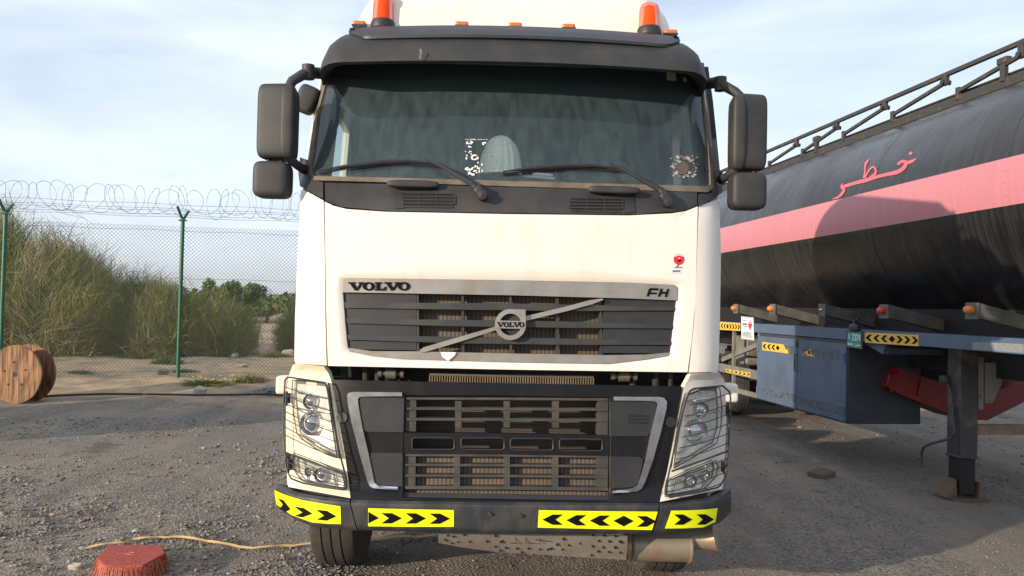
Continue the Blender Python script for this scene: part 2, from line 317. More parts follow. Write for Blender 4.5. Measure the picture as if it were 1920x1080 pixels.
def ground():
    xs = np.unique(np.concatenate([np.linspace(-14,14,225), -14-np.geomspace(.3,700,30), 14+np.geomspace(.3,700,30)]))
    ys = np.unique(np.concatenate([np.linspace(1.5,26,200), 1.5-np.geomspace(.3,60,14), 26+np.geomspace(.4,1400,34)]))
    X, Y = np.meshgrid(xs, ys, indexing='ij'); Z = gheight(X, Y)
    fine = (np.abs(X) < 14) & (Y > 1.5) & (Y < 26)
    Z = Z + np.where(fine, rng.normal(0, .0045, X.shape), 0)
    b = MB(); b.grid(np.stack([X, Y, Z], -1))
    m = bpy.data.materials.new('gravel_and_sand'); m.use_nodes = True; t = m.node_tree; n = t.nodes; l = t.links; B = n['Principled BSDF']; B.inputs['Roughness'].default_value = .95; B.inputs['Specular IOR Level'].default_value = .2
    tc = n.new('ShaderNodeTexCoord')
    def noise(sc, det=5, rough=.6):
        z = n.new('ShaderNodeTexNoise'); z.inputs['Scale'].default_value = sc; z.inputs['Detail'].default_value = det; z.inputs['Roughness'].default_value = rough; l.new(tc.outputs['Object'], z.inputs['Vector']); return z
    def ramp(src, p0, c0, p1, c1, mid=None):
        r = n.new('ShaderNodeValToRGB'); r.color_ramp.elements[0].position = p0; r.color_ramp.elements[1].position = p1
        r.color_ramp.elements[0].color = (*c0, 1); r.color_ramp.elements[1].color = (*c1, 1); l.new(src, r.inputs[0]); return r
    def mixc(f, a, b_, bt='MIX', fv=None):
        x = n.new('ShaderNodeMixRGB'); x.blend_type = bt
        if f is not None: l.new(f, x.inputs[0])
        else: x.inputs[0].default_value = fv
        for i, q in ((1, a), (2, b_)):
            if isinstance(q, tuple): x.inputs[i].default_value = (*q, 1)
            else: l.new(q, x.inputs[i])
        return x.outputs[0]
    vo = n.new('ShaderNodeTexVoronoi'); vo.inputs['Scale'].default_value = 55; l.new(tc.outputs['Object'], vo.inputs['Vector'])
    vo2 = n.new('ShaderNodeTexVoronoi'); vo2.inputs['Scale'].default_value = 120; l.new(tc.outputs['Object'], vo2.inputs['Vector'])
    bw = n.new('ShaderNodeRGBToBW'); l.new(vo.outputs['Color'], bw.inputs[0])
    stone = ramp(bw.outputs[0], .15, (.14,.123,.102), .85, (.33,.285,.23)).outputs[0]
    bw2 = n.new('ShaderNodeRGBToBW'); l.new(vo2.outputs['Color'], bw2.inputs[0])
    fines = ramp(bw2.outputs[0], .15, (.22,.187,.147), .85, (.325,.278,.222)).outputs[0]
    big = noise(.55, 6, .65); msk = ramp(big.outputs[0], .46, (0,0,0), .55, (1,1,1)).outputs[0]
    grav = mixc(msk, fines, stone)
    brn = ramp(noise(1.3, 6, .7).outputs[0], .58, (0,0,0), .74, (.7,.7,.7)).outputs[0]
    grav = mixc(brn, grav, (.215,.15,.10))
    mpt = n.new('ShaderNodeMapping'); mpt.inputs['Scale'].default_value = (1.3,.14,1); mpt.inputs['Rotation'].default_value = (0,0,R(24)); l.new(tc.outputs['Object'], mpt.inputs[0])
    tr_ = n.new('ShaderNodeTexNoise'); tr_.inputs['Scale'].default_value = 1.2; tr_.inputs['Detail'].default_value = 7; tr_.inputs['Roughness'].default_value = .7; l.new(mpt.outputs[0], tr_.inputs['Vector'])
    grav = mixc(None, grav, ramp(tr_.outputs[0], .36, (.62,.62,.64), .64, (1.0,.98,.95)).outputs[0], 'MULTIPLY', .85)
    grav = mixc(ramp(noise(.9, 5, .6).outputs[0], .62, (0,0,0), .68, (.6,.6,.6)).outputs[0], grav, (.07,.062,.055))
    sand = ramp(noise(3.1, 8, .7).outputs[0], .35, (.36,.26,.155), .7, (.55,.415,.265)).outputs[0]
    sx = n.new('ShaderNodeSeparateXYZ'); l.new(tc.outputs['Object'], sx.inputs[0])
    ad = n.new('ShaderNodeMath'); ad.operation = 'MULTIPLY_ADD'; wob = noise(.5, 6, .7); l.new(wob.outputs[0], ad.inputs[0]); ad.inputs[1].default_value = 4.5; l.new(sx.outputs[1], ad.inputs[2])
    mr = n.new('ShaderNodeMapRange'); mr.inputs[1].default_value = 15.3; mr.inputs[2].default_value = 16.4; l.new(ad.outputs[0], mr.inputs[0])
    # sandy only left of the trailer lane
    mr3 = n.new('ShaderNodeMapRange'); mr3.inputs[1].default_value = 4.5; mr3.inputs[2].default_value = 2.5; l.new(sx.outputs[0], mr3.inputs[0])
    mu = n.new('ShaderNodeMath'); mu.operation = 'MULTIPLY'; l.new(mr.outputs[0], mu.inputs[0]); l.new(mr3.outputs[0], mu.inputs[1])
    gst = ramp(noise(1.1, 7, .75).outputs[0], .47, (1,1,1), .6, (.25,.25,.25)).outputs[0]
    mu2 = n.new('ShaderNodeMixRGB'); mu2.blend_type = 'MULTIPLY'; mu2.inputs[0].default_value = 1; l.new(mu.outputs[0], mu2.inputs[1]); l.new(gst, mu2.inputs[2])
    col = mixc(mu2.outputs[0], grav, sand); l.new(col, B.inputs['Base Color'])
    bp = n.new('ShaderNodeBump'); bp.inputs['Strength'].default_value = .9; bp.inputs['Distance'].default_value = .012; l.new(vo.outputs['Distance'], bp.inputs['Height']); bp.invert = True
    bp2 = n.new('ShaderNodeBump'); bp2.inputs['Strength'].default_value = .7; bp2.inputs['Distance'].default_value = .02; l.new(noise(9, 8, .75).outputs[0], bp2.inputs['Height']); l.new(bp.outputs[0], bp2.inputs['Normal'])
    l.new(bp2.outputs[0], B.inputs['Normal'])
    o = b.build('ground', m, ang=80); tag(o, 'grey gravel yard turning to pale sand by the fence', kind='structure')
ground()
def stones():
    ico = np.array([[0,0,1],[.89,0,.45],[.28,.85,.45],[-.72,.53,.45],[-.72,-.53,.45],[.28,-.85,.45],[.72,.53,-.45],[-.28,.85,-.45],[-.89,0,-.45],[-.28,-.85,-.45],[.72,-.53,-.45],[0,0,-1]])
    fc = [(0,1,2),(0,2,3),(0,3,4),(0,4,5),(0,5,1),(1,6,2),(2,7,3),(3,8,4),(4,9,5),(5,10,1),(6,7,2),(7,8,3),(8,9,4),(9,10,5),(10,6,1),(11,7,6),(11,8,7),(11,9,8),(11,10,9),(11,6,10)]
    n = 46000
    px = rng.uniform(-150, 2000, n*3); py = 600+ 520*rng.uniform(.27, 1, n*3)**.8
    P = G(px, py); X, Y = P[:,0], P[:,1]
    dens = .5+.5*np.sin(X*1.7+np.sin(Y*1.3)*2)*np.sin(Y*2.1+X*.6)
    nearl = (px < 640) & (py > 850)
    dens2 = np.clip(np.sin(X*1.1+2+np.sin(Y*.9)*1.5)+np.sin(Y*1.7+X*.9)+.6*np.sin(X*4.1-Y*2.3)+.3, 0, 1)
    keep = (rng.uniform(0,1,len(X))*1.0 < np.where(nearl, .12+.85*dens2, np.where(px > 900, .02+.05*dens, .03+.28*dens2))) & (Y < 19) & (Y > 3.2)
    X, Y = X[keep][:n], Y[keep][:n]; k = len(X)
    size = rng.lognormal(math.log(.0068), .42, k)*np.clip(Y/8, .75, 1.5); size *= np.where((X < -1) & (Y < 9), 1.25, .95); size = np.clip(size, .0025, .03)
    b = MB(); base = np.array(ico)
    V = np.repeat(base[None], k, 0)*rng.uniform(.6,1.35,(k,12,1)); V *= size[:,None,None]*np.array([1.25,1,.62])
    a = rng.uniform(0, 6.28, k); c, s_ = np.cos(a)[:,None], np.sin(a)[:,None]
    VX = V[...,0]*c-V[...,1]*s_; VY = V[...,0]*s_+V[...,1]*c
    V = np.stack([VX+X[:,None], VY+Y[:,None], V[...,2]+(gheight(X,Y)+size*.25)[:,None]], -1)
    me = bpy.data.meshes.new('gravel'); F = (np.array(fc)[None]+12*np.arange(k)[:,None,None]).reshape(-1,3)
    me.vertices.add(k*12); me.vertices.foreach_set('co', V.reshape(-1)); me.loops.add(len(F)*3); me.loops.foreach_set('vertex_index', F.reshape(-1).astype(np.int32))
    me.polygons.add(len(F)); me.polygons.foreach_set('loop_start', np.arange(0, len(F)*3, 3, dtype=np.int32)); me.polygons.foreach_set('loop_total', np.full(len(F), 3, dtype=np.int32))
    cols = [(.115,.11,.10),(.19,.175,.155),(.27,.24,.20),(.20,.155,.11),(.42,.38,.32)]
    for i, c_ in enumerate(cols): me.materials.append(mat('gravel_stone', c_, .9))
    mi = np.repeat(rng.choice(5, k, p=[.29,.33,.18,.17,.03]), 20).astype(np.int32); me.polygons.foreach_set('material_index', mi)
    me.update(calc_edges=True); me.validate(); o = bpy.data.objects.new('gravel', me); SC.collection.objects.link(o)
    tag(o, 'loose grey gravel scattered over the yard', kind='stuff')
stones()

# ------------------------------------------------------------------ TRUCK frame and skin
TF = Frame((-.012, 4.2, 0), .012)
truck = thing('truck', 'white cab-over lorry parked head-on with black front and yellow reflective bumper tape', 'lorry', TF.o, TF.a)
ZB = np.array([.3,.74,.79,1.38,1.46,2.22,2.30,2.42,3.10,3.45]); WB = np.array([.03,.0,.05,.07,.075,.115,.13,.19,.40,.50])
def skinW(u, z):
    base = np.interp(z, ZB, WB)
    c = np.interp(z, [1.3,2.3,2.5], [.05,.06,.11])
    k0 = np.interp(z, [1.38,1.43,2.42,3.1], [.80,1.0,1.0,.98])
    k1 = np.interp(z, [.74,.80,1.38,1.43,2.42,3.1], [1.325,1.305,1.30,1.242,1.248,1.19])
    kd = np.interp(z, [1.38,1.43], [.46,.30])
    a = np.abs(u); t = (a-k0)/(k1-k0)
    tc_ = np.clip(t, 0, .97); w = kd*(1-np.sqrt(1-tc_**2))
    w = w+np.clip(t-.97, 0, None)*kd*10
    return base+c*(a/1.1)**2+w
def S(px, py, off=0.):
    px, py = np.broadcast_arrays(np.asarray(px, float), np.asarray(py, float))
    d = TF.ray(px, py); d = d/d[...,1:2]; cam = TF.cam
    ws = np.arange(-.25, .72, .01); lo = np.full(px.shape, .71); hi = np.full(px.shape, .72); found = np.zeros(px.shape, bool)
    for w in ws:
        P = cam+d*(w-cam[1]); ins = (w >= skinW(P[...,0], P[...,2])) & ~found
        hi = np.where(ins, w, hi); lo = np.where(ins, w-.01, lo); found |= ins
        if found.all(): break
    for _ in range(14):
        mid = (lo+hi)/2; P = cam+d*(mid-cam[1])[...,None]; ins = mid >= skinW(P[...,0], P[...,2])
        hi = np.where(ins, mid, hi); lo = np.where(ins, lo, mid)
    P = cam+d*(hi-cam[1])[...,None]; e = .002; u, z = P[...,0], P[...,2]
    Wu = (skinW(u+e, z)-skinW(u-e, z))/(2*e); e = .02; Wz = (skinW(u, z+e)-skinW(u, z-e))/(2*e)
    Wu = np.clip(Wu, -3, 3)
    nrm = np.stack([Wu, -np.ones_like(Wu), Wz*.5], -1); nrm /= np.linalg.norm(nrm, axis=-1)[...,None]
    return P+nrm*np.asarray(off)[...,None], nrm
def resamp(A, n):
    A = np.array(A, float); d = np.r_[0, np.cumsum(np.linalg.norm(np.diff(A, axis=0), axis=1))]; t = np.linspace(0, d[-1], n)
    return np.stack([np.interp(t, d, A[:,0]), np.interp(t, d, A[:,1])], 1)
def densify(A, B=None, step=14):
    A = np.array(A, float); oa = [A[0]]; ob = None
    if B is not None: B = np.array(B, float); ob = [B[0]]
    for i in range(len(A)-1):
        L = np.linalg.norm(A[i+1]-A[i])
        if B is not None: L = max(L, np.linalg.norm(B[i+1]-B[i]))
        k = max(1, int(math.ceil(L/step)))
        for j in range(1, k+1):
            oa.append(A[i]+(A[i+1]-A[i])*j/k)
            if B is not None: ob.append(B[i]+(B[i+1]-B[i])*j/k)
    return (np.array(oa), np.array(ob)) if B is not None else np.array(oa)
def ruled(b, A, B, off=0., thick=.012, rows=None, step=14, surf=None, mi=0, round_=0):
    """sheet between pixel polylines A and B laid on the body skin, with a rim of the given thickness"""
    surf = surf or S
    if len(A) == len(B): A, B = densify(A, B, step)
    else:
        n = int(max(len(A), len(B), 8)*3); A, B = resamp(A, n), resamp(B, n)
    if rows is None: rows = max(1, int(math.ceil(np.max(np.linalg.norm(A-B, axis=1))/step)))
    t = np.linspace(0, 1, rows+1)[:,None,None]; P2 = A[None]*(1-t)+B[None]*t
    of = off(P2[...,0], P2[...,1], np.broadcast_to(t[...,0], P2.shape[:2])) if callable(off) else np.full(P2.shape[:2], off)
    F_, nr = surf(P2[...,0], P2[...,1], of); b.grid(F_[::-1], mi=mi)
    if thick:
        Bk = F_-nr*thick
        ring = lambda Q: np.concatenate([Q[0], Q[1:-1,-1], Q[-1][::-1], Q[1:-1,0][::-1]]) if Q.shape[0] > 2 else np.concatenate([Q[0], Q[-1][::-1]])
        r1, r2 = ring(F_), ring(Bk); b.grid(np.stack([r1, r2]), closed_v=True, mi=mi)
    return b
def poly(b, pts, off=0., thick=.002, holes=(), surf=None, mi=0):
    surf = surf or S
    loops = [np.array(pts, float)]+[np.array(h, float) for h in holes]
    tri = tessellate_polygon([[Vector((p[0], p[1], 0)) for p in L] for L in loops]); allp = np.concatenate(loops)
    P, nr = surf(allp[:,0], allp[:,1], np.full(len(allp), off))
    f = []
    for t_ in tri:
        q = allp[list(t_)]; ar = (q[1,0]-q[0,0])*(q[2,1]-q[0,1])-(q[2,0]-q[0,0])*(q[1,1]-q[0,1])
        f.append(tuple(t_) if ar < 0 else tuple(t_)[::-1])
    b.add(P, f, mi)
    if thick:
        k = 0
        for L in loops:
            n = len(L); r = P[k:k+n]; b.grid(np.stack([r, r-nr[k:k+n]*thick]), closed_v=True, mi=mi); k += n
    return b
def ringp(b, outer, inner, c, off=0., thick=.02, lip=8, lipoff=-.018, n=140, surf=None):
    surf = surf or S
    outer = np.array(outer, float); inner = np.array(inner, float); c = np.array(c, float)
    def hit(poly_, a):
        d = np.array([math.cos(a), math.sin(a)]); best = None
        for i in range(len(poly_)):
            p, q = poly_[i]-c, poly_[(i+1) % len(poly_)]-c; e = q-p; den = d[0]*e[1]-d[1]*e[0]
            if abs(den) < 1e-9: continue
            t = (p[0]*e[1]-p[1]*e[0])/den; s_ = (p[0]*d[1]-p[1]*d[0])/den
            if t > 0 and -1e-6 <= s_ <= 1+1e-6: best = t if best is None else max(best, t)
        return c+d*best
    ang = list(np.linspace(0, 2*math.pi, n, endpoint=False))
    for p in list(outer)+list(inner): ang.append(math.atan2(p[1]-c[1], p[0]-c[0]) % (2*math.pi))
    ang = sorted(set(round(a, 4) for a in ang))
    O = np.array([hit(outer, a) for a in ang]); I = np.array([hit(inner, a) for a in ang])
    dist = np.linalg.norm(O-I, axis=1); q = np.clip(1-lip/np.maximum(dist, lip*1.05), 0, 1)[:,None]
    ip = inner; nn_ = len(ip); mid = []
    ar = sum(ip[i][0]*ip[(i+1)%nn_][1]-ip[(i+1)%nn_][0]*ip[i][1] for i in range(nn_)); sg = 1 if ar > 0 else -1
    for i in range(nn_):
        e1 = ip[i]-ip[i-1]; e2 = ip[(i+1)%nn_]-ip[i]; e1 /= np.linalg.norm(e1); e2 /= np.linalg.norm(e2); nv = np.array([e1[1]+e2[1], -(e1[0]+e2[0])])*sg; nv /= np.linalg.norm(nv); mid.append(ip[i]+nv*lip)
    mid = np.array(mid); M_ = np.array([hit(mid, a) for a in ang]); fr = np.linalg.norm(M_-O, axis=1)/np.maximum(dist, 1e-6); q = np.clip(fr, .02, .98)[:,None]
    rows = [O]+[O+(I-O)*q*s_ for s_ in (.15,.3,.5,.7,.85,1)]+[I]
    P2 = np.array(rows); of = np.full(P2.shape[:2], off); of[-1] += lipoff
    F_, nr = surf(P2[...,0], P2[...,1], of); b.grid(F_, closed_v=True)
    b.grid(np.stack([F_[0]-nr[0]*thick, F_[0]]), closed_v=True); b.grid(np.stack([F_[-1], F_[-1]-nr[-1]*thick*1.5]), closed_v=True)
    return b
def skt(b, pts, r, off=.01, n=6, step=10, closed=False, mi=0):
    A = densify(pts, step=step); P, _ = S(A[:,0], A[:,1], np.full(len(A), off)); b.tube(P, r, n, closed=closed, mi=mi); return b
def part(name, mats, fn, parent=truck, **kw):
    b = MB(); fn(b); return b.build(name, mats, parent, **kw)

# --- hood
hood_top = [(609,378),(625,386),(650,392),(720,397),(950,401.5),(1180,404),(1260,400),(1285,396),(1308,387)]
hood_outer = hood_top+[(1308,400),(1304,560),(1297,640),(1289,698),(960,693),(615,686),(613,640),(611,550),(609,400)]
hole = [(643,523),(650,521),(960,525),(1180,529.5),(1266,534),(1272,538),(1270,566),(1259,660),(1254,668),(1212,675),(1142,683),(960,680),(753,674),(696,668),(655,659),(650,651),(646,613),(641,548)]
part('bonnet_panel', MW, lambda b: ringp(b, hood_outer, hole, (957,600), thick=.03, lip=9, lipoff=-.016))
# --- silver strip and lip
o = part('grille_trim', MSIL, lambda b: (ruled(b, [(643,523),(650,521.5),(960,525.5),(1180,530),(1264,534.5),(1271,539)], [(642,548),(650,548),(960,553.5),(1180,559.5),(1264,563),(1270,563)], -.006, .02),
    ruled(b, [(650,652),(696,658.5),(781,659),(960,663),(1136,666),(1212,665),(1258,661)], [(655,658),(696,667.5),(753,673.5),(960,679.5),(1142,682.5),(1212,674),(1254,667.5)], -.01, .03)), bevel=.003)
gt = o
def letters_volvo(b, x0, y0, w, h, off, th=.003):
    k = w/370.; s = lambda P: [(x0+p[0]*k, y0+p[1]*h/50.) for p in P]
    V = [(0,0),(44,0),(44,8),(36,9),(54,34),(69,9),(61,8),(61,0),(97,0),(97,8),(87,9),(57,50),(40,50),(11,9),(0,8)]
    L = [(0,0),(44,0),(44,8),(32,9),(32,40),(46,40),(58,34),(60,27),(70,27),(68,50),(0,50),(0,42),(10,41),(10,9),(0,8)]
    def ell(cx, cy, rx, ry, n=26): return [(cx+rx*math.cos(2*math.pi*i/n), cy+ry*math.sin(2*math.pi*i/n)) for i in range(n)]
    poly(b, s(V), off, th); poly(b, s(ell(124,25,37,26)), off, th, [s(ell(124,25,15,16.5))[::-1]])
    poly(b, s([(p[0]+159, p[1]) for p in L]), off, th); poly(b, s([(p[0]+217, p[1]) for p in V]), off, th)
    poly(b, s(ell(335,25,37,26)), off, th, [s(ell(335,25,15,16.5))[::-1]])
def tilt(fn_pts, x0, k): return fn_pts
part('badge_lettering', MBLKT, lambda b: letters_volvo(b, 652.5, 529, 116, 15.6, .0), parent=gt, smooth=False)
def fh(b):
    F = [(1212.5,555.5),(1216.5,543),(1219,540),(1235,540.5),(1233.8,544.3),(1221,543.8),(1219.4,548),(1232,548.5),(1231,551.6),(1218.2,551.2),(1216.8,555.7)]
    H = [(1234,556),(1239,541),(1243,541.2),(1241.2,547),(1249.6,547.4),(1251.2,541.6),(1255.2,541.8),(1250.6,556.8),(1246.6,556.7),(1248.6,550.8),(1240.2,550.4),(1238,556.3)]
    poly(b, F, .0, .003); poly(b, H, .0, .003)
part('model_lettering', MBLKT, fh, parent=gt, smooth=False)
# --- grille interior
part('grille_core', MRADV, lambda b: ruled(b, [(768,550),(1140,558)], [(768,664),(1140,668)], -.11, 0))
part('grille_shroud', MOLD, lambda b: (ruled(b, [(640,545),(1275,560)], [(652,664),(1262,672)], -.135, 0)))
def gside(b):
    for (yt, yb, l0, l1) in ((549,567,643,644.5),(577,597,645,647),(607,629,648,650),(639,655,651,654)):
        ruled(b, [(l0,yt),(779,yt+2)], [(l1,yb),(779,yb+2)], -.028, .05)
    for (yt, yb, r0_, r1, lx) in ((561,575,1269,1268,1133),(583,608,1267,1265,1130),(616,640,1264,1261,1130),(648,662,1260,1258,1130)):
        ruled(b, [(lx+3,yt),(r0_,yt+1)], [(lx-1,yb),(r1,yb+1)], -.028, .05)
part('grille_blank', MP2, gside, bevel=.006)
def gslats(b):
    for (a, m1, c_) in (((644,567,577),(960,569,581.5),(1267,576,582)),((648,597,606),(960,601,613),(1263,609,616)),((650,628,637),(960,633,645),(1260,640,647))):
        ruled(b, [(a[0],a[1]),(m1[0]-90,m1[1]-1),(m1[0],m1[1]),(m1[0]+90,m1[1]+1.5),(c_[0],c_[1])], [(a[0]+2,a[2]),(m1[0]-90,m1[2]-1),(m1[0],m1[2]),(m1[0]+90,m1[2]+1.5),(c_[0],c_[2])], lambda x,y,t: -.012+0*x, .045)
part('grille_slat', MP, gslats, bevel=.005)
def gribs(b):
    for x, w in ((781,5),(866.5,5),(957,5),(1045.5,6),(1128,4)):
        yt = 552+(x-780)*.02; ruled(b, [(x-w/2,yt),(x+w/2,yt)], [(x-w/2+1,yt+110),(x+w/2+1,yt+110)], -.03, .06)
part('grille_rib', MP, gribs, bevel=.003)
part('diagonal_bar', MSIL, lambda b: (ruled(b, [(787,656),(795,651),(860,632),(930,612)], [(787,660),(797,660),(863,640.5),(930,619)], .004, .02), ruled(b, [(984,593),(1060,575),(1105,563),(1128,559.5)], [(984,602),(1062,583.5),(1108,571),(1132,562)], .004, .02)), bevel=.004)
def circ(cx, cy, r, n=36, ry=None): return [(cx+r*math.cos(2*math.pi*i/n), cy+(ry or r)*math.sin(2*math.pi*i/n)) for i in range(n)]
lg = part('emblem', MSIL, lambda b: (poly(b, circ(957,608.5,29,48), .028, .03, [circ(957,608.5,20.5,40)[::-1]]),
     poly(b, [(966,580),(985,580.5),(985.5,601),(979,592),(974,587)], .0285, .02),
     poly(b, [(930,601),(985,602),(985,616.5),(930,615.5)], .031, .02)), smooth=False, bevel=.002)
part('emblem_lettering', MBLKT, lambda b: letters_volvo(b, 932, 604, 51, 9.5, .0335, .002), parent=lg, smooth=False)
part('emblem_disc', MOLD, lambda b: poly(b, circ(957,608.5,24,30), -.0, .01))
part('torn_sticker', MWHT, lambda b: poly(b, [(826,660),(855,660.5),(853,666),(840,677),(829,669)], .002, .001))
def stick(b):
    poly(b, circ(1273,486.5,10,28), .002, .001, mi=0); poly(b, [(1259,505),(1276,504.5),(1276.5,512),(1259.5,512.5)], .002, .001, mi=1)
    poly(b, [(1268,499),(1272,496),(1273,497),(1269,500.5)], .003, .001, mi=2)
    for i in range(7): x = 1261+i*2; poly(b, [(x,507),(x+1.3,507),(x+1.3,509.5),(x,509.5)], .0032, .001, mi=2)
    for i in range(6): x = 1264+i*2.6; poly(b, [(x,501+.6*math.sin(i*2)),(x+1.6,500.5),(x+1.3,502.2),(x+.3,502.6)], .0032, .001, mi=2)
    poly(b, [(1269,488),(1272,488.5),(1274,486.5),(1277,487),(1279,489),(1276,489.3),(1273,491),(1270,490)], .0032, .001, mi=2)
    poly(b, [(1271,484.5),(1273,483),(1275.5,484.5),(1274,484.8),(1272,485)], .0032, .001, mi=3)
    poly(b, [(1266,480.5),(1270,477.8),(1276,477.8),(1280,480.5),(1279,481.3),(1275.5,479.2),(1270.5,479.2),(1267,481.3)], .0032, .001, mi=3)
part('inspection_sticker', [mat('sticker_red', (.75,.015,.03), .4), mat('sticker_blue_grey', (.55,.62,.68), .5), MBLKT, MWHT], stick, smooth=False)
# --- corner panels
o = part('corner_panel', MW, lambda b: ruled(b, [(563,352),(564,380),(558,474),(553,600),(552,676),(555,681)], [(606.5,376),(606.5,386),(608.5,474),(610,600),(612,676),(612.5,685)], 0, .03))
o = part('corner_panel', MW, lambda b: ruled(b, [(1311,386),(1311,394),(1307.5,474),(1302,600),(1293,690),(1292,698.5)], [(1349,372),(1349,380),(1352,474),(1350,600),(1347,688),(1343,697)], 0, .03))
# --- cowl (wiper panel)
part('wiper_panel', MP, lambda b: ruled(b, [(609.5,343),(640,343.5),(720,345),(840,348),(960,351),(1080,354),(1200,357.5),(1280,360),(1306.5,361)],
      [(609.5,376),(640,388),(720,395),(840,397.5),(960,399.5),(1080,401),(1200,401.5),(1280,395),(1306.5,385.5)], .002, .03), bevel=.003)
part('pillar_foot', MP, lambda b: ruled(b, [(566,296),(563,326),(566,350),(585,362),(607.5,374)], [(577,300),(580,322),(586,336),(596,341),(607.5,343)], .012, .04), bevel=.006)
part('pillar_foot', MP, lambda b: ruled(b, [(1336,322),(1338,340),(1334,361),(1324,365),(1309,365)], [(1351,322),(1353,345),(1350,362),(1335,374),(1309,388)], .012, .04), bevel=.006)
# --- windscreen
gl_out = [(628,105),(612,160),(599,207),(592,260),(584,318),(586,326),(591,330.5),(760,334.5),(960,340),(1160,345.5),(1324,350),(1331,346),(1330,320),(1325,259),(1318,190),(1310,118)]
sl_out = [(616,105),(603,160),(591.5,207),(586,260),(577,318),(580,331),(588,338.5),(760,343.5),(960,350),(1160,356),(1326,361),(1338,352),(1338,320),(1333,259),(1326,190),(1318,118)]
part('windscreen_seal', MSEAL, lambda b: ruled(b, sl_out, gl_out, .006, .03, rows=2), bevel=.003)
def wscreen(b):
    L = [(628,106),(612,160),(599,207),(592,260),(584,318),(590,330)]; Rr = [(1310,120),(1316,170),(1322,225),(1326,275),(1330,325),(1330,350)]
    ruled(b, L, Rr, -.004, 0, rows=46, step=14)
ws = part('windscreen', MGLS, wscreen)
def pil(b, L):
    if L: ruled(b, [(607,108),(598,150),(586,222),(574,296),(569,320)], [(616,108),(602,165),(590,222),(582,285),(577,320)], .0, .05)
    else: ruled(b, [(1317,125),(1325,190),(1332,259),(1338,320)], [(1328,125),(1337,190),(1344,259),(1350,320)], .0, .05)
part('windscreen_pillar', MW, lambda b: pil(b, 1)); part('windscreen_pillar', MP, lambda b: pil(b, 0))  # right pillar uses dark grey, its shade put into the colour
# stickers on the glass
MFL = mat('sticker_remains', (.78,.74,.72), .6); MFB = mat('faded_sticker', (.10,.07,.06), .6); MFG = mat('grey_sticker', (.33,.33,.32), .6)
def flk(b, rr, cx, cy, a, bb, mi=0, off=.001):
    n = 7; q0 = rr.uniform(-.6, .6); pts = []
    for i in range(n):
        q = 2*math.pi*i/n; r = rr.uniform(.4, 1.15); x, y = a*r*math.cos(q), bb*r*math.sin(q)
        pts.append((cx+x*math.cos(q0)-y*math.sin(q0), cy+x*math.sin(q0)+y*math.cos(q0)))
    poly(b, pts, off, 0, mi=mi)
def torn(b):
    rr = random.Random(3)
    for i in range(12): flk(b, rr, 874+i*3.6+rr.uniform(-1,1), 261.5+rr.uniform(-.5,.5), rr.uniform(.8,2.3), .9)
    for i in range(13): flk(b, rr, rr.uniform(873,886), rr.uniform(265,278), 2.3, 1.7)
    for i in range(4): flk(b, rr, rr.uniform(905,913), rr.uniform(265,272), 2.2, 1.8)
    for i in range(9): flk(b, rr, rr.uniform(873,884), rr.uniform(282,298), 2, 1.4)
    for i in range(10): q = i/9*5.2; flk(b, rr, 890+5.5*math.cos(q), 295+4*math.sin(q), 2.6, 1.9)
    for i in range(26): flk(b, rr, 873+rr.random()**1.3*27, rr.uniform(315,328), 3.0, 1.8)
    for i in range(6): flk(b, rr, rr.uniform(890,904), rr.uniform(303,322), 1.6, 3)
def emblemst(b):
    rr = random.Random(8)
    for i in range(60):
        x = rr.uniform(1253,1312); y = rr.uniform(290,333)
        if (x-1283)**2/880+(y-313)**2/440 < 1: flk(b, rr, x, y, 5, 3.4, mi=rr.choice((1,1,2)), off=.0008+rr.random()*.001)
    for i in range(34):
        x = rr.uniform(1255,1311); y = rr.uniform(293,331); flk(b, rr, x, y, 2.6, 1.1, mi=rr.choice((0,2,2)), off=.0025)
    poly(b, circ(1280,315,11.5,16,12), .003, 0, mi=1)
part('torn_label', [MFL], torn, parent=ws, smooth=False)
part('faded_badge', [MFL, MFB, MFG], emblemst, parent=ws, smooth=False)
MPM = mat('permit_sticker', (.42,.50,.38), .6)
part('permit_sticker', MPM, lambda b: poly(b, [(1250,137),(1253,133),(1260,130),(1266,134),(1267,138),(1268,152),(1250,150)], .001, 0), parent=ws, smooth=False)
part('permit_sticker', MPM, lambda b: poly(b, [(1280,145),(1287,146),(1288,154),(1281,153)], .001, 0), parent=ws, smooth=False)
# --- visor
def visor(b):
    T = [(621,62),(640,53),(664,50),(700,50),(820,51),(960,53),(1100,56),(1220,62),(1267,66),(1285,70),(1300,76)]
    Bm = [(602,111),(623,108),(655,108.5),(700,109.5),(820,112.5),(960,116),(1100,120),(1220,124),(1270,126),(1305,128),(1326,132)]
    def of(x, y, t): return .04+.215*np.clip(t, 0, 1)**.75-.0*x
    ruled(b, T, Bm, of, .03, rows=8)
    ruled(b, [(621,62),(612,78),(606,92),(602,111)], [(664,50),(650,62),(640,80),(623,108)], .05, .0, rows=3)
def vis2(b):
    # one loft: rows from the roof edge down and forward to the drip edge
    n = 61; rows = []
    xs = np.linspace(-1, 1, n)
    prof = [(0,.50,3.335,1.07),(0,.40,3.33,1.085),(0,.30,3.30,1.095),(0,.19,3.235,1.105),(0,.115,3.145,1.11),(0,.095,3.075,1.12),(0,.13,3.07,1.115),(0,.30,3.13,1.1)]
    for (_, y, z, hw) in prof:
        row = []
        for s_ in xs:
            a = abs(s_); c = max(0, (a-.84)/.16)
            row.append((s_*hw*1.018, y+.09*a*a+.40*(1-math.sqrt(max(0, 1-min(c,1)**2))), z-.012*a*a-(.085 if z > 3.32 else .07 if z > 3.28 else .04 if z > 3.2 else .01)*c**2.5))
        rows.append(row)
    b.grid(np.array(rows)[::-1])
vs = part('sun_visor', MP, vis2, ang=50)
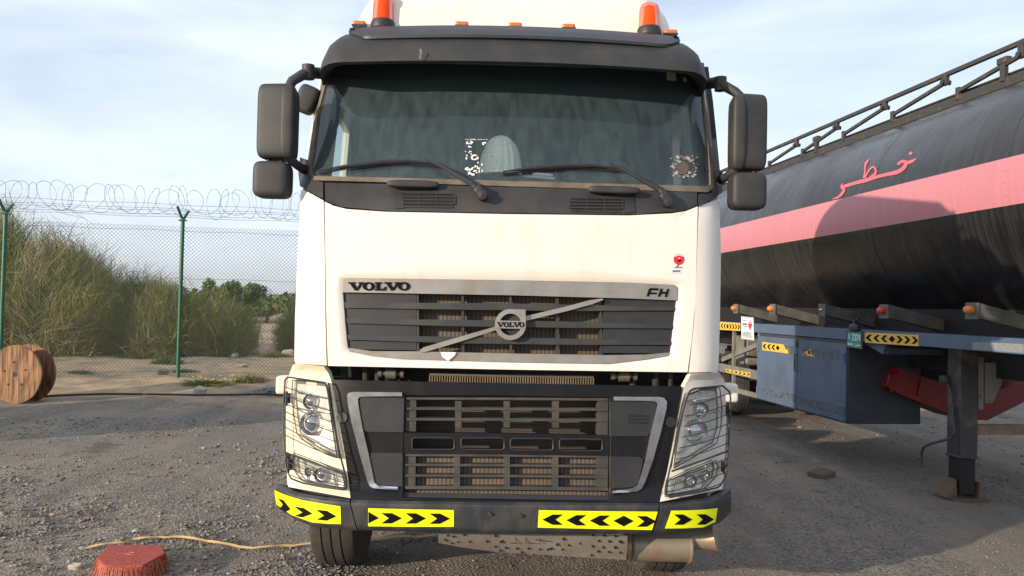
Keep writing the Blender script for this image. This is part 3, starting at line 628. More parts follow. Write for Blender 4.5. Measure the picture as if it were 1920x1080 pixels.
def vstrip(b):
    n = 49; rows = []
    for (y, z, hw) in ((.50,3.352,.95),(.36,3.352,.95),(.30,3.337,.95),(.215,3.278,.95),(.160,3.238,.95),(.160,3.222,.945),(.195,3.212,.94)):
        row = []
        for i in range(n):
            s_ = -1+2*i/(n-1); a = abs(s_); e = max(0, (a-.86)/.14)
            lift = .075*e**1.8 if z < 3.33 else 0; bk = .13*e**1.8 if z < 3.33 else 0
            row.append((s_*hw, y+.075*a*a+bk, z+.003-.010*a*a+lift))
        rows.append(row)
    b.grid(np.array(rows)[::-1])
part('visor_strip', MP2, vstrip, parent=vs, ang=40)
part('scratch', mat('scraped_plastic', (.16,.16,.14), .8), lambda b: b.add([TF.onY(x, y, .093) for x, y in ((786,92),(790,91),(792,99),(789,105),(791,110),(785,110),(787,102))], [(0,1,2,3,4,5,6)][::1]), parent=vs, smooth=False)
# --- roof
def roof(b):
    rows = []; n = 41
    for (y, z0_, z1, hw, ex) in ((.60,3.27,3.29,.93,3),(.62,3.27,3.56,.955,4),(.68,3.27,3.69,.96,4.5),(.80,3.25,3.77,.965,5),(1.1,3.23,3.86,.98,3.6),(1.6,3.21,4.0,1.0,2.6),(2.2,3.2,4.12,1.0,2.3),(2.25,3.2,3.25,1.0,2.3)):
        row = []
        for i in range(n):
            q = math.pi*i/(n-1); c, s_ = math.cos(q), math.sin(q)
            row.append((-hw*np.sign(c)*abs(c)**(2/ex), y, z0_+(z1-z0_)*abs(s_)**(2/ex)))
        rows.append(row)
    b.grid(np.array(rows), )
part('roof', MW, roof, ang=60)
def cabtop(b):
    b.box((0, 1.42, 3.225), (2.20, 1.56, .06))
part('roof_deck', MW, cabtop, bevel=.03)
# --- beacons and roof lamps
for (cx, y0_, y1, sc) in ((718,-12,44,1),(1217,6,57,1)):
    base = TF.onY(cx, y1, .62); top = TF.onY(cx, y0_, .62); x, y, z = base; H = top[2]-base[2]
    bc = part('beacon', MP2, lambda b: b.lathe([(0,-.03),(.074,-.03),(.074,0),(.066,.02),(0,.02)], (x,y,z-.005), n=32))
    part('beacon_dome', MORG2, lambda b: b.lathe([(.066,.015),(.064,.04),(.060,H*.75),(.052,H*.9),(.035,H*.98),(0,H)], (x,y,z), n=32), parent=bc)
    part('beacon_bulb', MREF, lambda b: (b.lathe([(0,.02),(.03,.03),(.014,.05),(.014,.08),(.034,.10),(.036,.115),(.0,.12)], (x,y,z), n=16)), parent=bc)
for (cx, cy) in ((674,44.5),(866,46),(966,48),(1066,50.5),(1257,61)):
    p = TF.onY(cx, cy, .50 if 700 < cx < 1200 else .60); 
    ml = part('marker_lamp', MAMB, lambda b: b.sq(p, (.078,.05,.026), .35))
    part('lamp_base', MP2, lambda b: b.box((p[0],p[1]+.004,p[2]-.014), (.084,.056,.008)), parent=ml)
# --- vents, handles, wipers
def vent(b, x0, y0_, x1, y1):
    poly(b, [(x0+4,y0_),(x1-3,y0_+1),(x1,y0_+5),(x1-1,y1-4),(x1-5,y1),(x0+7,y1-1),(x0,y1-8),(x0,y0_+5)], .0045, .002, mi=1)
    for k in range(5):
        y = y0_+(y1-y0_)*k/4.; ruled(b, [(x0+(3 if k in (0,4) else 0),y-.9),(x1-(3 if k in (0,4) else 0),y+.2)], [(x0+3*(k in (0,4)),y+.9),(x1-3*(k in (0,4)),y+2)], .009, .006)
    for x in (x0+(x1-x0)*.33, x0+(x1-x0)*.66): ruled(b, [(x-.8,y0_),(x+.8,y0_)], [(x-.8,y1),(x+.8,y1)], .009, .006)
    ruled(b, [(x0-1.2,y0_+4),(x0+.8,y0_+4)], [(x0-1.2,y1-6),(x0+.8,y1-6)], .009, .006); ruled(b, [(x1-.8,y0_+4),(x1+1.2,y0_+4)], [(x1-.8,y1-4),(x1+1.2,y1-4)], .009, .006)
part('air_vent', [MP, MBLK], lambda b: vent(b, 753,363,853,388)); part('air_vent', [MP, MBLK], lambda b: vent(b, 1068,372,1167,396))
def handle(b, x0, x1, y):
    P, _ = S([x0+9, x1-9], [y, y+2], .04); c = P.mean(0); L = np.linalg.norm(P[1]-P[0])+.05
    b.sq(c, (L,.05,.042), .55)
    for q in P: b.box((q[0], q[1]+.03, q[2]), (.03,.06,.02))
part('grab_handle', MP, lambda b: handle(b, 728,825,350)); part('grab_handle', MP, lambda b: handle(b, 1100,1196,361))
part('lock_strip', MP2, lambda b: (ruled(b, [(741,362),(757,362)], [(739,391),(758,391)], .008, .01)), bevel=.003)
part('lock_strip', MP2, lambda b: (ruled(b, [(1170,369),(1188,369)], [(1171,399),(1191,399)], .008, .01)), bevel=.003)
def wiper(b, blade, arm, piv):
    A = densify(blade, step=8); P, _ = S(A[:,0], A[:,1], np.full(len(A), .026)); n = len(P); t = np.linspace(0,1,n)
    b.tube(P, .004+.008*np.sin(math.pi*t), 6); P2 = P+np.array([0,.012,-.012]); b.tube(P2, .0065, 6)
    Q, _ = S([a[0] for a in arm], [a[1] for a in arm], np.array([.045,.055,.06,.05])); r_ = [.007,.010,.016,.020]
    for i in range(3): b.tube([Q[i], Q[i+1]], [r_[i], r_[i+1]], 8)
    pv, _ = S(piv[0], piv[1], .03); b.sq((Q[3]+pv)/2, (.055,.06,.085), .5, rot=roty(-R(35))); b.lathe([(.0,-.05),(.026,-.045),(.028,.03),(.028,.06)], pv, 'Y', 20)
part('wiper', MP2, lambda b: wiper(b, [(603,323),(650,314.5),(720,306.5),(770,305),(828,310.5)], [(799,302),(830,317),(888,354),(899,363)], (905,371)))
part('wiper', MP2, lambda b: wiper(b, [(943,324.5),(990,319),(1060,314),(1110,313.5),(1162,319)], [(1140,311),(1172,328),(1231,364),(1242,374)], (1247,384)))
# --- mirrors
def blobpx(b, x0, x1, y0_, y1, w, dep, e=.32, yaw=0):
    P = TF.onY([x0,x1,(x0+x1)/2], [(y0_+y1)/2]*3, w); T_ = TF.onY([(x0+x1)/2]*2, [y0_,y1], w)
    b.sq(P[2], (abs(P[1][0]-P[0][0]), dep, abs(T_[0][2]-T_[1][2])), e, rot=rotz(yaw), nu=28, nv=40); return P[2]
def seg(b, pts, ws_, r): b.tube(np.array([TF.onY(p[0], p[1], w) for p, w in zip(pts, ws_)]), r, 12)
def mirrorface(b, x0, x1, y0_, y1, w, dep):
    c = TF.onY((x0+x1)/2, (y0_+y1)/2, w); P = TF.onY([x0,x1], [(y0_+y1)/2]*2, w); T_ = TF.onY([(x0+x1)/2]*2, [y0_,y1], w)
    b.sq((c[0],c[1]+dep/2,c[2]), (abs(P[1][0]-P[0][0])*.82,.01,abs(T_[0][2]-T_[1][2])*.86), .25)
def mirL(b):
    blobpx(b, 491,553,162,301, .33, .19, .26, R(-8)); blobpx(b, 528,556,160,298, .27, .12, .5)
mm_ = part('mirror_housing', MP, mirL); part('mirror_glass', MREF, lambda b: mirrorface(b, 493,548,164,299,.33,.19), parent=mm_)
mm_ = part('mirror_housing', MP, lambda b: (blobpx(b, 1373,1429,181,322, .42, .19, .26, R(8)), blobpx(b, 1369,1396,179,320,.36,.12,.5))); part('mirror_glass', MREF, lambda b: mirrorface(b, 1374,1425,184,320,.42,.19), parent=mm_)
mm_ = part('wide_angle_mirror', MP, lambda b: blobpx(b, 478,546,304,372,.30,.15,.38)); part('mirror_glass', MREF, lambda b: mirrorface(b, 480,543,306,370,.30,.15), parent=mm_)
mm_ = part('wide_angle_mirror', MP, lambda b: blobpx(b, 1367,1433,325,394,.38,.15,.38)); part('mirror_glass', MREF, lambda b: mirrorface(b, 1369,1430,327,392,.38,.15), parent=mm_)
part('kerb_mirror', MP, lambda b: b.sq(TF.onY(576,187,.62), (.125,.09,.17), .45, rot=roty(R(22))))
part('mirror_arm', MP, lambda b: (seg(b, [(604,138),(585,136),(568,140),(548,152),(541,166)], [.50,.40,.32,.29,.28], [.033,.034,.030,.028,.028]), seg(b, [(578,122),(578,148)], [.35,.35], .036)))
part('mirror_arm', MP, lambda b: (seg(b, [(534,288),(545,300),(560,312),(572,318)], [.28,.3,.36,.45], [.035,.026,.024,.03]), seg(b, [(504,296),(504,312)], [.3,.3], .012), seg(b, [(527,296),(527,312)], [.3,.3], .012)))
part('mirror_arm', MP, lambda b: (seg(b, [(1322,158),(1340,155),(1356,160),(1378,172),(1390,184)], [.60,.50,.41,.38,.37], [.033,.034,.030,.028,.028]), seg(b, [(1351,145),(1351,170)], [.43,.43], .036)))
part('mirror_arm', MP, lambda b: (seg(b, [(1388,308),(1378,320),(1364,330),(1352,337)], [.36,.38,.44,.52], [.035,.026,.024,.03]), seg(b, [(1389,316),(1389,332)], [.38,.38], .012), seg(b, [(1413,316),(1413,332)], [.38,.38], .012)))
# --- lower corners, headlights
part('bumper_corner', MWL, lambda b: ruled(b, [(549,684),(541,705),(537,740),(536,790),(537,865),(539,908),(541,913)], [(607,688),(616,700),(623,720),(630,754),(648,858),(655,915),(657,934)], 0, .03))
part('bumper_corner', MW, lambda b: ruled(b, [(1295,702),(1290,712),(1283,723),(1270,791),(1251,884),(1240,925),(1237,941)], [(1349,699),(1358,712),(1360,725),(1362,791),(1358.5,865),(1356,905),(1354,917)], 0, .03))
part('fender_lamp', MW, lambda b: (blobpx(b, 521,546,704,738,.50,.12,.3)), )
part('fender_lamp', MW, lambda b: (blobpx(b, 1351,1380,718,753,.56,.12,.3)), )
def lampset(name, L, Lh, spots, mats_):
    h = part(name, MOLD, lambda b: poly(b, L, .012, .02)); c = np.mean(np.array(L), 0)
    sh = lambda k: [(c[0]+(p[0]-c[0])*k, c[1]+(p[1]-c[1])*k) for p in L]
    part('reflector', MREFL, lambda b: poly(b, sh(.9), .014, .004), parent=h)
    def bowls(b):
        for (x, y, r) in spots:
            P, nr = S(x, y, .016); rr_ = r/345.
            b.lathe([(rr_*1.25,-.016),(rr_*1.2,-.02),(rr_,-.004),(rr_*.9,0)], P, 'Y', 28)
    part('lamp_bezel', MCHR, bowls, parent=h)
    def lens(b):
        for (x, y, r) in spots: P, nr = S(x, y, .014); rr_ = r/345.; b.sq(P, (rr_*1.7,rr_*1.0,rr_*1.7), 1.0)
    part('lamp_lens', mat('projector_lens', (.30,.33,.36), .05, metal=.7, coat=1), lens, parent=h)
    dv = []
    def cover(b): poly(b, sh(1.0), .034, .02)
    part('lamp_cover', MLENS, cover, parent=h)
    def rim(b): skt(b, list(L)+[L[0]], .003, .032, closed=True)
    part('lamp_rim', MP2, rim, parent=h)
    def ribs(b):
        cc = np.array(Lh)
        for i in range(0, len(cc)-1, 2): skt(b, [tuple(cc[i]), tuple(cc[i+1])], .0055, .02)
    part('lamp_divider', MCHR, ribs, parent=h)
HL = [(558,712),(590,714),(617,718),(621,740),(626,780),(632,825),(637,857),(618,850),(600,840),(580,826),(566,812),(561,780),(557,740)]
FL = [(560,851),(600,866),(646,887),(650,903),(650,918),(625,915),(598,908),(575,899),(563,884)]
HR = [(1284,738),(1305,729),(1327,725),(1340,727),(1343,760),(1342,800),(1334,830),(1310,844),(1285,860),(1258,876),(1262,845),(1270,795),(1277,760)]
FR = [(1249,899),(1290,880),(1333,862),(1336,875),(1333,892),(1311,916),(1280,924),(1247,932),(1246,915)]
lampset('headlight', HL, [(560,735),(620,745),(570,812),(634,850),(566,765),(622,775)], [(590,793,18),(588,752,12)], None)
lampset('headlight', HR, [(1281,752),(1342,744),(1262,850),(1335,815),(1276,780),(1343,770)], [(1299,807,18),(1309,767,12)], None)
lampset('fog_light', FL, [(575,862),(582,898),(628,882),(634,914)], [(607,889,11),(585,882,7)], None)
lampset('fog_light', FR, [(1262,896),(1258,928),(1318,872),(1316,908)], [(1290,900,10),(1316,888,8)], None)
def guardL(b):
    loop = [(562,707),(620,716),(625,730),(633,785),(645,850),(655,893),(655,916),(650,923),(615,918),(580,909),(562,898),(553,875),(549,820),(549,760),(552,712),(556,707),(562,707)]
    skt(b, loop, .0048, .055, closed=True)
    for (a, c_) in (((551,724),(624,746)),((550,738),(628,768)),((549,753),(631,789)),((549,768),(635,808)),((549,782),(639,826)),((549,797),(643,845)),((549,812),(645,856)),
                    ((553,850),(653,893)),((552,862),(654,902)),((556,874),(655,911)),((561,888),(652,920))):
        m_ = ((a[0]+c_[0])/2, (a[1]+c_[1])/2+3); skt(b, [a, m_, c_], .0025, .058)
    skt(b, [(549,845),(650,885)], .005, .055)
def guardR(b):
    loop = [(1289,727),(1338,722),(1350,733),(1352,745),(1349,820),(1344,890),(1330,915),(1290,928),(1250,937),(1243,932),(1243,905),(1254,850),(1266,790),(1277,745),(1283,731),(1289,727)]
    skt(b, loop, .0048, .055, closed=True)
    for (a, c_) in (((1281,757),(1351,735)),((1277,777),(1351,755)),((1272,797),(1350,774)),((1268,817),(1349,792)),((1264,837),(1349,810)),((1259,858),(1348,828)),
                    ((1248,895),(1346,856)),((1245,908),(1345,868)),((1244,920),(1343,882)),((1246,932),(1338,902))):
        m_ = ((a[0]+c_[0])/2, (a[1]+c_[1])/2+3); skt(b, [a, m_, c_], .0025, .058)
    skt(b, [(1252,880),(1346,844)], .005, .055)
part('headlight_guard', MP2, guardL); part('headlight_guard', MP2, guardR)
def hinge(b, pts):
    for (x, y) in pts: P, _ = S(x, y, .03); b.box(P, (.025,.04,.055)); b.lathe([(0,-.04),(.008,-.04),(.008,.04),(0,.04)], P-np.array([0,.025,0]), 'Z', 8)
part('guard_hinge', MP2, lambda b: hinge(b, [(549,746),(549,860),(552,870)])); part('guard_hinge', MP2, lambda b: hinge(b, [(1356,768),(1348,874)]))
# --- black front panel
bp_out = [(623,712),(659,713),(804,716),(940,719),(1118,722),(1278,725),(1266,791),(1248,884),(1235,942),(940,941),(659,936),(648,858),(630,754)]
bp_in = [(761,743),(950,744),(1142,747),(1142,850),(1142,938),(950,936),(757,932),(758,850)]
part('front_panel', MGB, lambda b: ringp(b, bp_out, bp_in, (950,838), .004, .03, lip=3, lipoff=-.006), bevel=.003)
chL_o = [(755,735),(700,734.5),(665,734),(656,736),(653.5,741),(654,752),(661,791),(676,850),(691,902),(695,911),(701,916),(720,918),(747,919)]
chL_i = [(755,742),(705,742.5),(680,743),(675,744.5),(673,748),(673.5,757),(681,800),(692,847),(701,890),(704,903),(711,909),(722,911),(747,912.5)]
chR_o = [(1149,743),(1200,743.5),(1234,743.5),(1243,745.5),(1248,752),(1247,765),(1237,809),(1221.5,865),(1207,904),(1201,915),(1193,921),(1175,923.5),(1147,925)]
chR_i = [(1149,750),(1195,750.5),(1222,751),(1228,752.5),(1230.5,757),(1228,770),(1217,815),(1207,865),(1197,899),(1193,908),(1187,912.5),(1175,915.5),(1147,919)]
part('chrome_frame', MCHR, lambda b: ruled(b, chL_o, chL_i, .022, .025), bevel=.004); part('chrome_frame', MCHR, lambda b: ruled(b, chR_o, chR_i, .022, .025), bevel=.004)
for pl in ([(677,744.5),(758.5,746),(757,809.6),(690,809),(682,805),(679,797),(674.5,754)], [(697,848),(755.6,849),(755,912),(712,908.5),(704,904),(699,892),(694,858)],
           [(1145,752),(1226,752.5),(1229,757),(1228,767),(1218,810),(1212,817),(1145,817)], [(1145,855),(1198,856),(1204,860),(1204,867),(1195.6,902),(1188,911.5),(1145,915)]):
    fp = part('flap_panel', MP2, lambda b: poly(b, pl, .014, .02), smooth=False, bevel=.004)
    if pl[0][0] == 1145 and pl[0][1] == 752:
        part('flap_vent', MBLK, lambda b: [poly(b, [(1177,y),(1218-k*1.2,y+.4),(1217-k*1.2,y+4.2),(1177,y+3.8)], .0155, .003) for k, y in enumerate((777,783.5,790))], parent=fp, smooth=False)
for x, y in ((643,782),(1256,791)): part('tow_cap', MP2, lambda b: poly(b, circ(x, y, 9.5, 24), .012, .012), smooth=False, bevel=.002)
# lower grille
part('radiator', MRADH, lambda b: ruled(b, [(756,740),(1146,742)], [(754,850),(1146,852)], -.17, 0))
part('condenser', MRADV, lambda b: ruled(b, [(756,849),(1146,853)], [(752,940),(1146,944)], -.055, 0))
part('grille_side', MOLD, lambda b: [ruled(b, [(x,742),(x+e,742)], [(x-2,938),(x+e-2,938)], -.02, .2) for x, e in ((756,3),(1143,3))])
def lowgrille(b):
    for (yl, h) in ((747,4.5),(766,4.5),(786,4.5)): ruled(b, [(762,yl-h/2),(950,yl-h/2+.6),(1140,yl-h/2+2)], [(762,yl+h/2),(950,yl+h/2+.6),(1140,yl+h/2+2)], .002, .055)
    for (yl, h) in ((853,4),(871.5,4),(891.5,4),(914,6)): ruled(b, [(760,yl-h/2),(950,yl-h/2+1),(1140,yl-h/2+3)], [(760,yl+h/2),(950,yl+h/2+1),(1140,yl+h/2+3)], .002, .05)
part('lower_grille_slat', MPD, lowgrille, bevel=.004)
def lowribs(b):
    for x in (859,950,1042): ruled(b, [(x-6,752),(x+6,752)], [(x-6,802),(x+6,802)], -.004, .045)
    for x in (856.5,950,1041): ruled(b, [(x-6,850),(x+6,850)], [(x-6,914),(x+6,914)], -.004, .045)
    for (x0, x1, y0_, y1) in ((761,780,745,809),(1121,1141,748,816),(758,779,852,915),(1119,1141,855,919)): ruled(b, [(x0,y0_),(x1,y0_+.5)], [(x0-1,y1),(x1-1,y1+.5)], lambda x,y,t: -.01+0*x, .06)
part('lower_grille_rib', MPD, lowribs, bevel=.004)
def midband(b):
    sl = ((773,852),(865,945.5),(957,1037),(1049,1129)); f_ = lambda y, x: y+(x-760)*.008
    ruled(b, [(758,811),(950,812.5),(1143,816)], [(758,821),(950,822),(1143,824.5)], .004, .03); ruled(b, [(758,841),(950,842),(1143,844.5)], [(758,851),(950,852),(1143,855)], .004, .03)
    ed = [758]+[e for s_ in sl for e in s_]+[1143]
    for i in range(0, len(ed), 2): ruled(b, [(ed[i],f_(820,ed[i])),(ed[i+1],f_(820,ed[i]))], [(ed[i],f_(843,ed[i])),(ed[i+1],f_(843,ed[i]))], .0035, .03)
part('grille_band', MGB, midband, bevel=.003)
part('slot_rim', MP2, lambda b: [skt(b, [(x0,f0-8),(x0+4,f0-11),(x1-4,f0-11),(x1,f0-8),(x1,f0+8),(x1-4,f0+11),(x0+4,f0+11),(x0,f0+8),(x0,f0-8)], .004, .005, closed=True) for x0, x1, f0 in ((773,852,831.5),(865,945.5,832),(957,1037,833),(1049,1129,834))])
part('grille_sill', MP2, lambda b: ruled(b, [(757,922),(1143,928)], [(757,931),(1143,937)], -.02, .04), bevel=.003)
# --- gap under the bonnet
def engine(b):
    ruled(b, [(600,680),(1300,690)], [(610,740),(1300,745)], -.26, 0, mi=0)
    for x0, x1, y in ((640,652,690),(680,691,690),(703,713,690),(1180,1192,697),(1223,1236,700),(1253,1262,702)):
        P = TF.onY([(x0+x1)/2]*2, [y-10, y+36], .24); b.tube(P, (x1-x0)/2/330, 10, mi=1)
    for (x, y) in ((733,701),(1170,706)):
        c = TF.onY(x, y, .2); b.lathe([(0,-.07),(.02,-.07),(.02,-.05),(.012,-.045),(.012,-.03),(.03,-.028),(.03,.028),(.012,.03),(.012,.05),(.022,.052),(.022,.07),(0,.07)], c, 'X', 14, mi=2)
    c0, c1 = TF.onY(806,709,.2), TF.onY(1112,714,.2); b.bar(c0+np.array([0,0,.022]), c1+np.array([0,0,.022]), .03, .012, mi=2); b.bar(c0-np.array([0,0,.03]), c1-np.array([0,0,.03]), .03, .012, mi=2)
    for i in range(66):
        p = c0+(c1-c0)*i/65.; b.box(p-np.array([0,0,.005]), (.006,.03,.045), mi=3)
part('engine_bay', [MBLK, MOLD, mat('grimy_metal', (.14,.12,.095), .6, metal=.3), MRADB], engine)
# --- bumper
BT = [(659,936.5),(760,939),(940,941.5),(1100,942.5),(1234,943)]; BB = [(674,993),(760,995.5),(940,998.5),(1100,1000),(1219,1000)]
def boff(x, y, t): return .03-.022*np.clip((.12-t)/.12, 0, 1)**2-.02*np.clip((t-.85)/.15, 0, 1)**2
part('bumper', MBUMP, lambda b: ruled(b, BT, BB, boff, .10, rows=12), bevel=.004)
part('bumper_end', MBUMP, lambda b: ruled(b, [(527,907),(535,913),(560,924),(611,932),(657,936)], [(527,946),(536,958),(556,973),(590,987),(672,994)], boff, .08, rows=12), bevel=.004)
part('bumper_end', MBUMP, lambda b: ruled(b, [(1236,943.5),(1273,941),(1320,934),(1350,924),(1361,916)], [(1221,1000),(1270,998),(1315,991),(1345,980),(1361,964)], boff, .08, rows=12), bevel=.004)
def bolts(b):
    for x, y in ((976,963),(919,960)): P, _ = S(x, y, .032); b.lathe([(0,-.012),(.009,-.012),(.012,0),(.012,.01)], P, 'Y', 10)
part('bumper_bolt', MOLD, bolts)
Z5 = lambda x, y: (500+x/2.7, 680+y/2.7); Z6 = lambda x, y: (940+x/2.7, 680+y/2.7)
def chevs(b, Z, L):
    for pts in L:
        q = [Z(*p) for p in pts]
        if len(q) == 6: ruled(b, [q[0],q[1]], [q[5],q[2]], .037, 0, step=4); ruled(b, [q[5],q[2]], [q[4],q[3]], .037, 0, step=4)
        else: poly(b, q, .037, 0)
def ch(x, y, w=103, h=52, s_=1, st=38):   # chevron whose box starts at x, y(centre)
    if s_ > 0: return [(x,y-h/2),(x+w*.5,y-h/2),(x+w,y),(x+w*.5,y+h/2),(x,y+h/2),(x+st,y)]
    return [(x+w,y-h/2),(x+w*.5,y-h/2),(x,y),(x+w*.5,y+h/2),(x+w,y+h/2),(x+w-st,y)]
tp = part('reflective_tape', MYEL, lambda b: ruled(b, [(693,949.5),(770,951.5),(852,953)], [(693,983),(770,984),(852,984)], .034, .001, step=8))
part('chevron_print', MBLKT, lambda b: chevs(b, Z5, [[(523,745),(575,776),(523,802)]]+[ch(x, 777+i*1.0) for i, x in enumerate((587,708,828))]), parent=tp, smooth=False)
tp = part('reflective_tape', MYEL, lambda b: ruled(b, [(1009.6,953),(1120,955),(1230,956)], [(1007.5,985.5),(1120,988),(1219.5,990)], .034, .001, step=8))
part('chevron_print', MBLKT, lambda b: chevs(b, Z6, [ch(205,784,103,52,-1), ch(325,787,100,52,-1), ch(442,789,102,52,-1), [(560,790),(612,764),(662,791),(612,818)], ch(677,793,98,54)]), parent=tp, smooth=False)
tp = part('reflective_tape', MYEL, lambda b: ruled(b, [(526,918),(545,926),(575,935),(610,941),(642.5,946)], [(529,943),(556,963),(592,976),(620,978.5),(643.5,979)], .034, .001, step=6))
part('chevron_print', MBLKT, lambda b: chevs(b, Z5, [[(270,735),(320,740),(365,768),(320,790),(272,785),(308,765)], [(165,720),(210,727),(252,755),(205,775),(168,768),(205,750)], [(88,680),(115,690),(148,735),(125,748),(95,735),(112,712)]]), parent=tp, smooth=False)
tp = part('reflective_tape', MYEL, lambda b: ruled(b, [(1254,954),(1290,953.5),(1318,952),(1336,950)], [(1243,987),(1275,987),(1310,985.5),(1332,976)], .034, .001, step=6))
part('chevron_print', MBLKT, lambda b: chevs(b, Z6, [ch(860,784,86,52,1,30), ch(968,784,82,52,1,28)]), parent=tp, smooth=False)
# --- skid plate, exhaust
def skid(b):
    P = [TF.onY(x, y, w) for (x, y, w) in ((822,1001,.12),(1000,1003,.12),(1176,1004,.12))]; Q = [TF.onY(x, y, w) for (x, y, w) in ((822,1018,.30),(870,1026,.30),(1172,1049,.32))]
    Pt = np.array([np.array(TF.onY(x, 1000+(x-822)*.01, .12)) for x in np.linspace(822,1176,30)])
    yb = np.interp(np.linspace(822,1176,30), [822,870,930,1000,1176], [1018,1027,1035,1039,1050])
    Qt = np.array([TF.onY(x, y, .22) for x, y in zip(np.linspace(822,1174,30), yb)])
    b.grid(np.stack([Pt, (Pt+Qt)/2+np.array([0,-.01,0]), Qt])); b.grid(np.stack([Qt, Qt+np.array([0,.004,0]), Pt+np.array([0,.004,0])])[:, ::1])
sk = part('skid_plate', MALU, skid, ang=60)
def skholes(b):
    rr = random.Random(5); pts = []
    for (x, y) in [(516,886),(510,900)]: pass
    H = [Z6(*p) for p in ((-70,905),(5,905),(25,937),(82,940),(140,940),(285,921),(343,925),(237,945),(254,940),(317,893),(465,872),(463,930),(458,975),(494,903),(522,875),(548,905),(579,878),(518,935),(546,958),(578,936),(608,909),(603,962),(493,955),(488,985),(600,905),(230,868),(105,960),(195,945),(310,945),(330,985))]
    H += [Z5(*p) for p in ((905,893),(918,875),(915,900),(940,912),(970,905),(1002,872),(1030,905),(1002,948),(948,880),(1160,877),(1186,908),(1160,930),(1212,935),(1185,950))]
    for (x, y) in H:
        if 826 < x < 1172 and 1002 < y < np.interp(x, [822,870,930,1000,1176], [1018,1027,1035,1039,1050])-2:
            yt_ = 1000+(x-822)*.01; t_ = (y-yt_)/(np.interp(x, [822,870,930,1000,1176], [1018,1027,1035,1039,1050])-yt_); w = .12+.10*t_-.005-.010*(1-abs(2*t_-1)); P = TF.onY(x, y, w-.003); b.lathe([(0,-.0005),(.0072+rr.random()*.002,-.0005),(.0072,.001)], P, 'Y', 12)
    P = TF.onY(1087.5,1018,.145); b.box(P, (.004,.004,.02))
    for (x0, y0_, x1, y1) in ((957,1006,967,1007),(967,1007,968,1018),(957,1018,968,1019),(986,1008,1002,1008),(986,1008,986,1018),(986,1018,1004,1019),(1004,1012,1034,1016),(1012,1010,1013,1020)):
        b.bar(TF.onY(x0,y0_,.135), TF.onY(x1,y1,.135), .003, .003)
part('plate_hole', MBLK, skholes, parent=sk)
def exh(b):
    a = TF.onY(1183,1022,.33); e = TF.onY(1296,1026,.33); L = e[0]-a[0]; r = .087
    b.lathe([(0,0),(r*.9,0),(r,.01),(r,L*.93),(r*1.06,L*.94),(r*1.06,L*.97),(r,L*.98),(r*.6,L),(0,L)], a, 'X', 36)
    b.lathe([(r*1.02,-.03),(r*1.05,-.02),(r*1.02,-.01)], a, 'X', 36)
    c = TF.onY(1300,1012,.33); b.tube([c-np.array([.05,0,0]), c+np.array([.06,0,.005]), c+np.array([.12,-.02,.02])], [.055,.06,.075], 24)
part('exhaust_silencer', MEXH, exh, ang=40)
# --- wheels
def tyre(b, c, wd=.30, ro=.53):
    hw = wd/2; prof = []
    prof += [(.30,-hw*.75),(.36,-hw*.98),(.44,-hw*1.02),(.50,-hw*.93)]
    xs = np.linspace(-hw*.88, hw*.88, 45)
    for x in xs:
        q = abs(((x+hw)/(wd/5.)) % 1-.5); g = .014 if q < .07 and abs(x) < hw*.75 else 0
        prof.append((ro-.02*(abs(x)/hw)**3-g, x))
    prof += [(.50,hw*.93),(.44,hw*1.02),(.36,hw*.98),(.30,hw*.75)]
    b.lathe(prof, c, 'X', 72)
def wheel(x, y, parent=truck, side=-1, ro=.53, wd=.30):
    h = MB(); c = np.array((x, y, ro-.01)); 
    hw = wd/2; q = side
    h.lathe([(.305,hw*.7*q),(.30,hw*.5*q),(.26,hw*.2*q),(.17,hw*.15*q),(.16,hw*.6*q),(.10,hw*.7*q),(0,hw*.7*q)], c, 'X', 40); wo = h.build('wheel', MGRY, parent)
    t = MB(); tyre(t, c, wd, ro); t.build('tyre', MRUB, wo, ang=25)
for x in (-1.075, 1.06): wheel(x, 1.35, side=-1 if x < 0 else 1)
for y in (4.9, 6.2):
    for x in (-1.08,-.76,.76,1.08): wheel(x, y, side=-1 if x < 0 else 1)
# --- body behind the face
def cabside(b, s_):
    x = 1.215*s_; z0_, z1, y0_, y1 = 1.30, 3.30, .42, 2.25
    O = [(y0_,1.30),(y1,1.30),(y1,3.20),(1.0,3.21),(y0_+.26,3.14),(y0_+.08,2.45)]; Hh = [(1.0,2.40),(1.46,2.36),(1.46,2.96),(1.16,2.99),(1.07,2.90)]
    tri = tessellate_polygon([[Vector((p[0],p[1],0)) for p in O],[Vector((p[0],p[1],0)) for p in Hh]]); A = O+Hh
    def X(z): return x*(1-.045*max(0, (z-2.45)/.85))
    for dx in (0, -.04*s_):
        b.add([(X(p[1])+dx,p[0],p[1]) for p in A], [tuple(t) if (s_ > 0) == (dx == 0) else tuple(t)[::-1] for t in tri])
    H3 = np.array([[(X(p[1]),p[0],p[1]) for p in Hh],[(X(p[1])-.04*s_,p[0],p[1]) for p in Hh]]); b.grid(H3, closed_v=True)
    O3 = np.array([[(X(p[1]),p[0],p[1]) for p in O],[(X(p[1])-.04*s_,p[0],p[1]) for p in O]]); b.grid(O3, closed_v=True)
for s_ in (-1, 1):
    dd = part('door', MW, lambda b: cabside(b, s_), smooth=False)
    part('side_window', MGLS2, lambda b: b.add([(1.20*s_*(1-.045*max(0,(z-2.45)/.85)),y,z) for y, z in ((1.0,2.40),(1.46,2.36),(1.46,2.96),(1.16,2.99),(1.07,2.90))], [(0,1,2,3,4)]), parent=dd, smooth=False)
    part('mudguard', MP, lambda b: b.grid(np.array([[(1.235*s_-dx*s_, 1.35-.66*math.cos(q), .62+.62*math.sin(q)) for q in np.linspace(-.1,3.2,24)] for dx in (0,.42)])))
    part('step_well', MP2, lambda b: (b.box((1.20*s_,.72,1.0), (.08,.45,.5)),), bevel=.02)
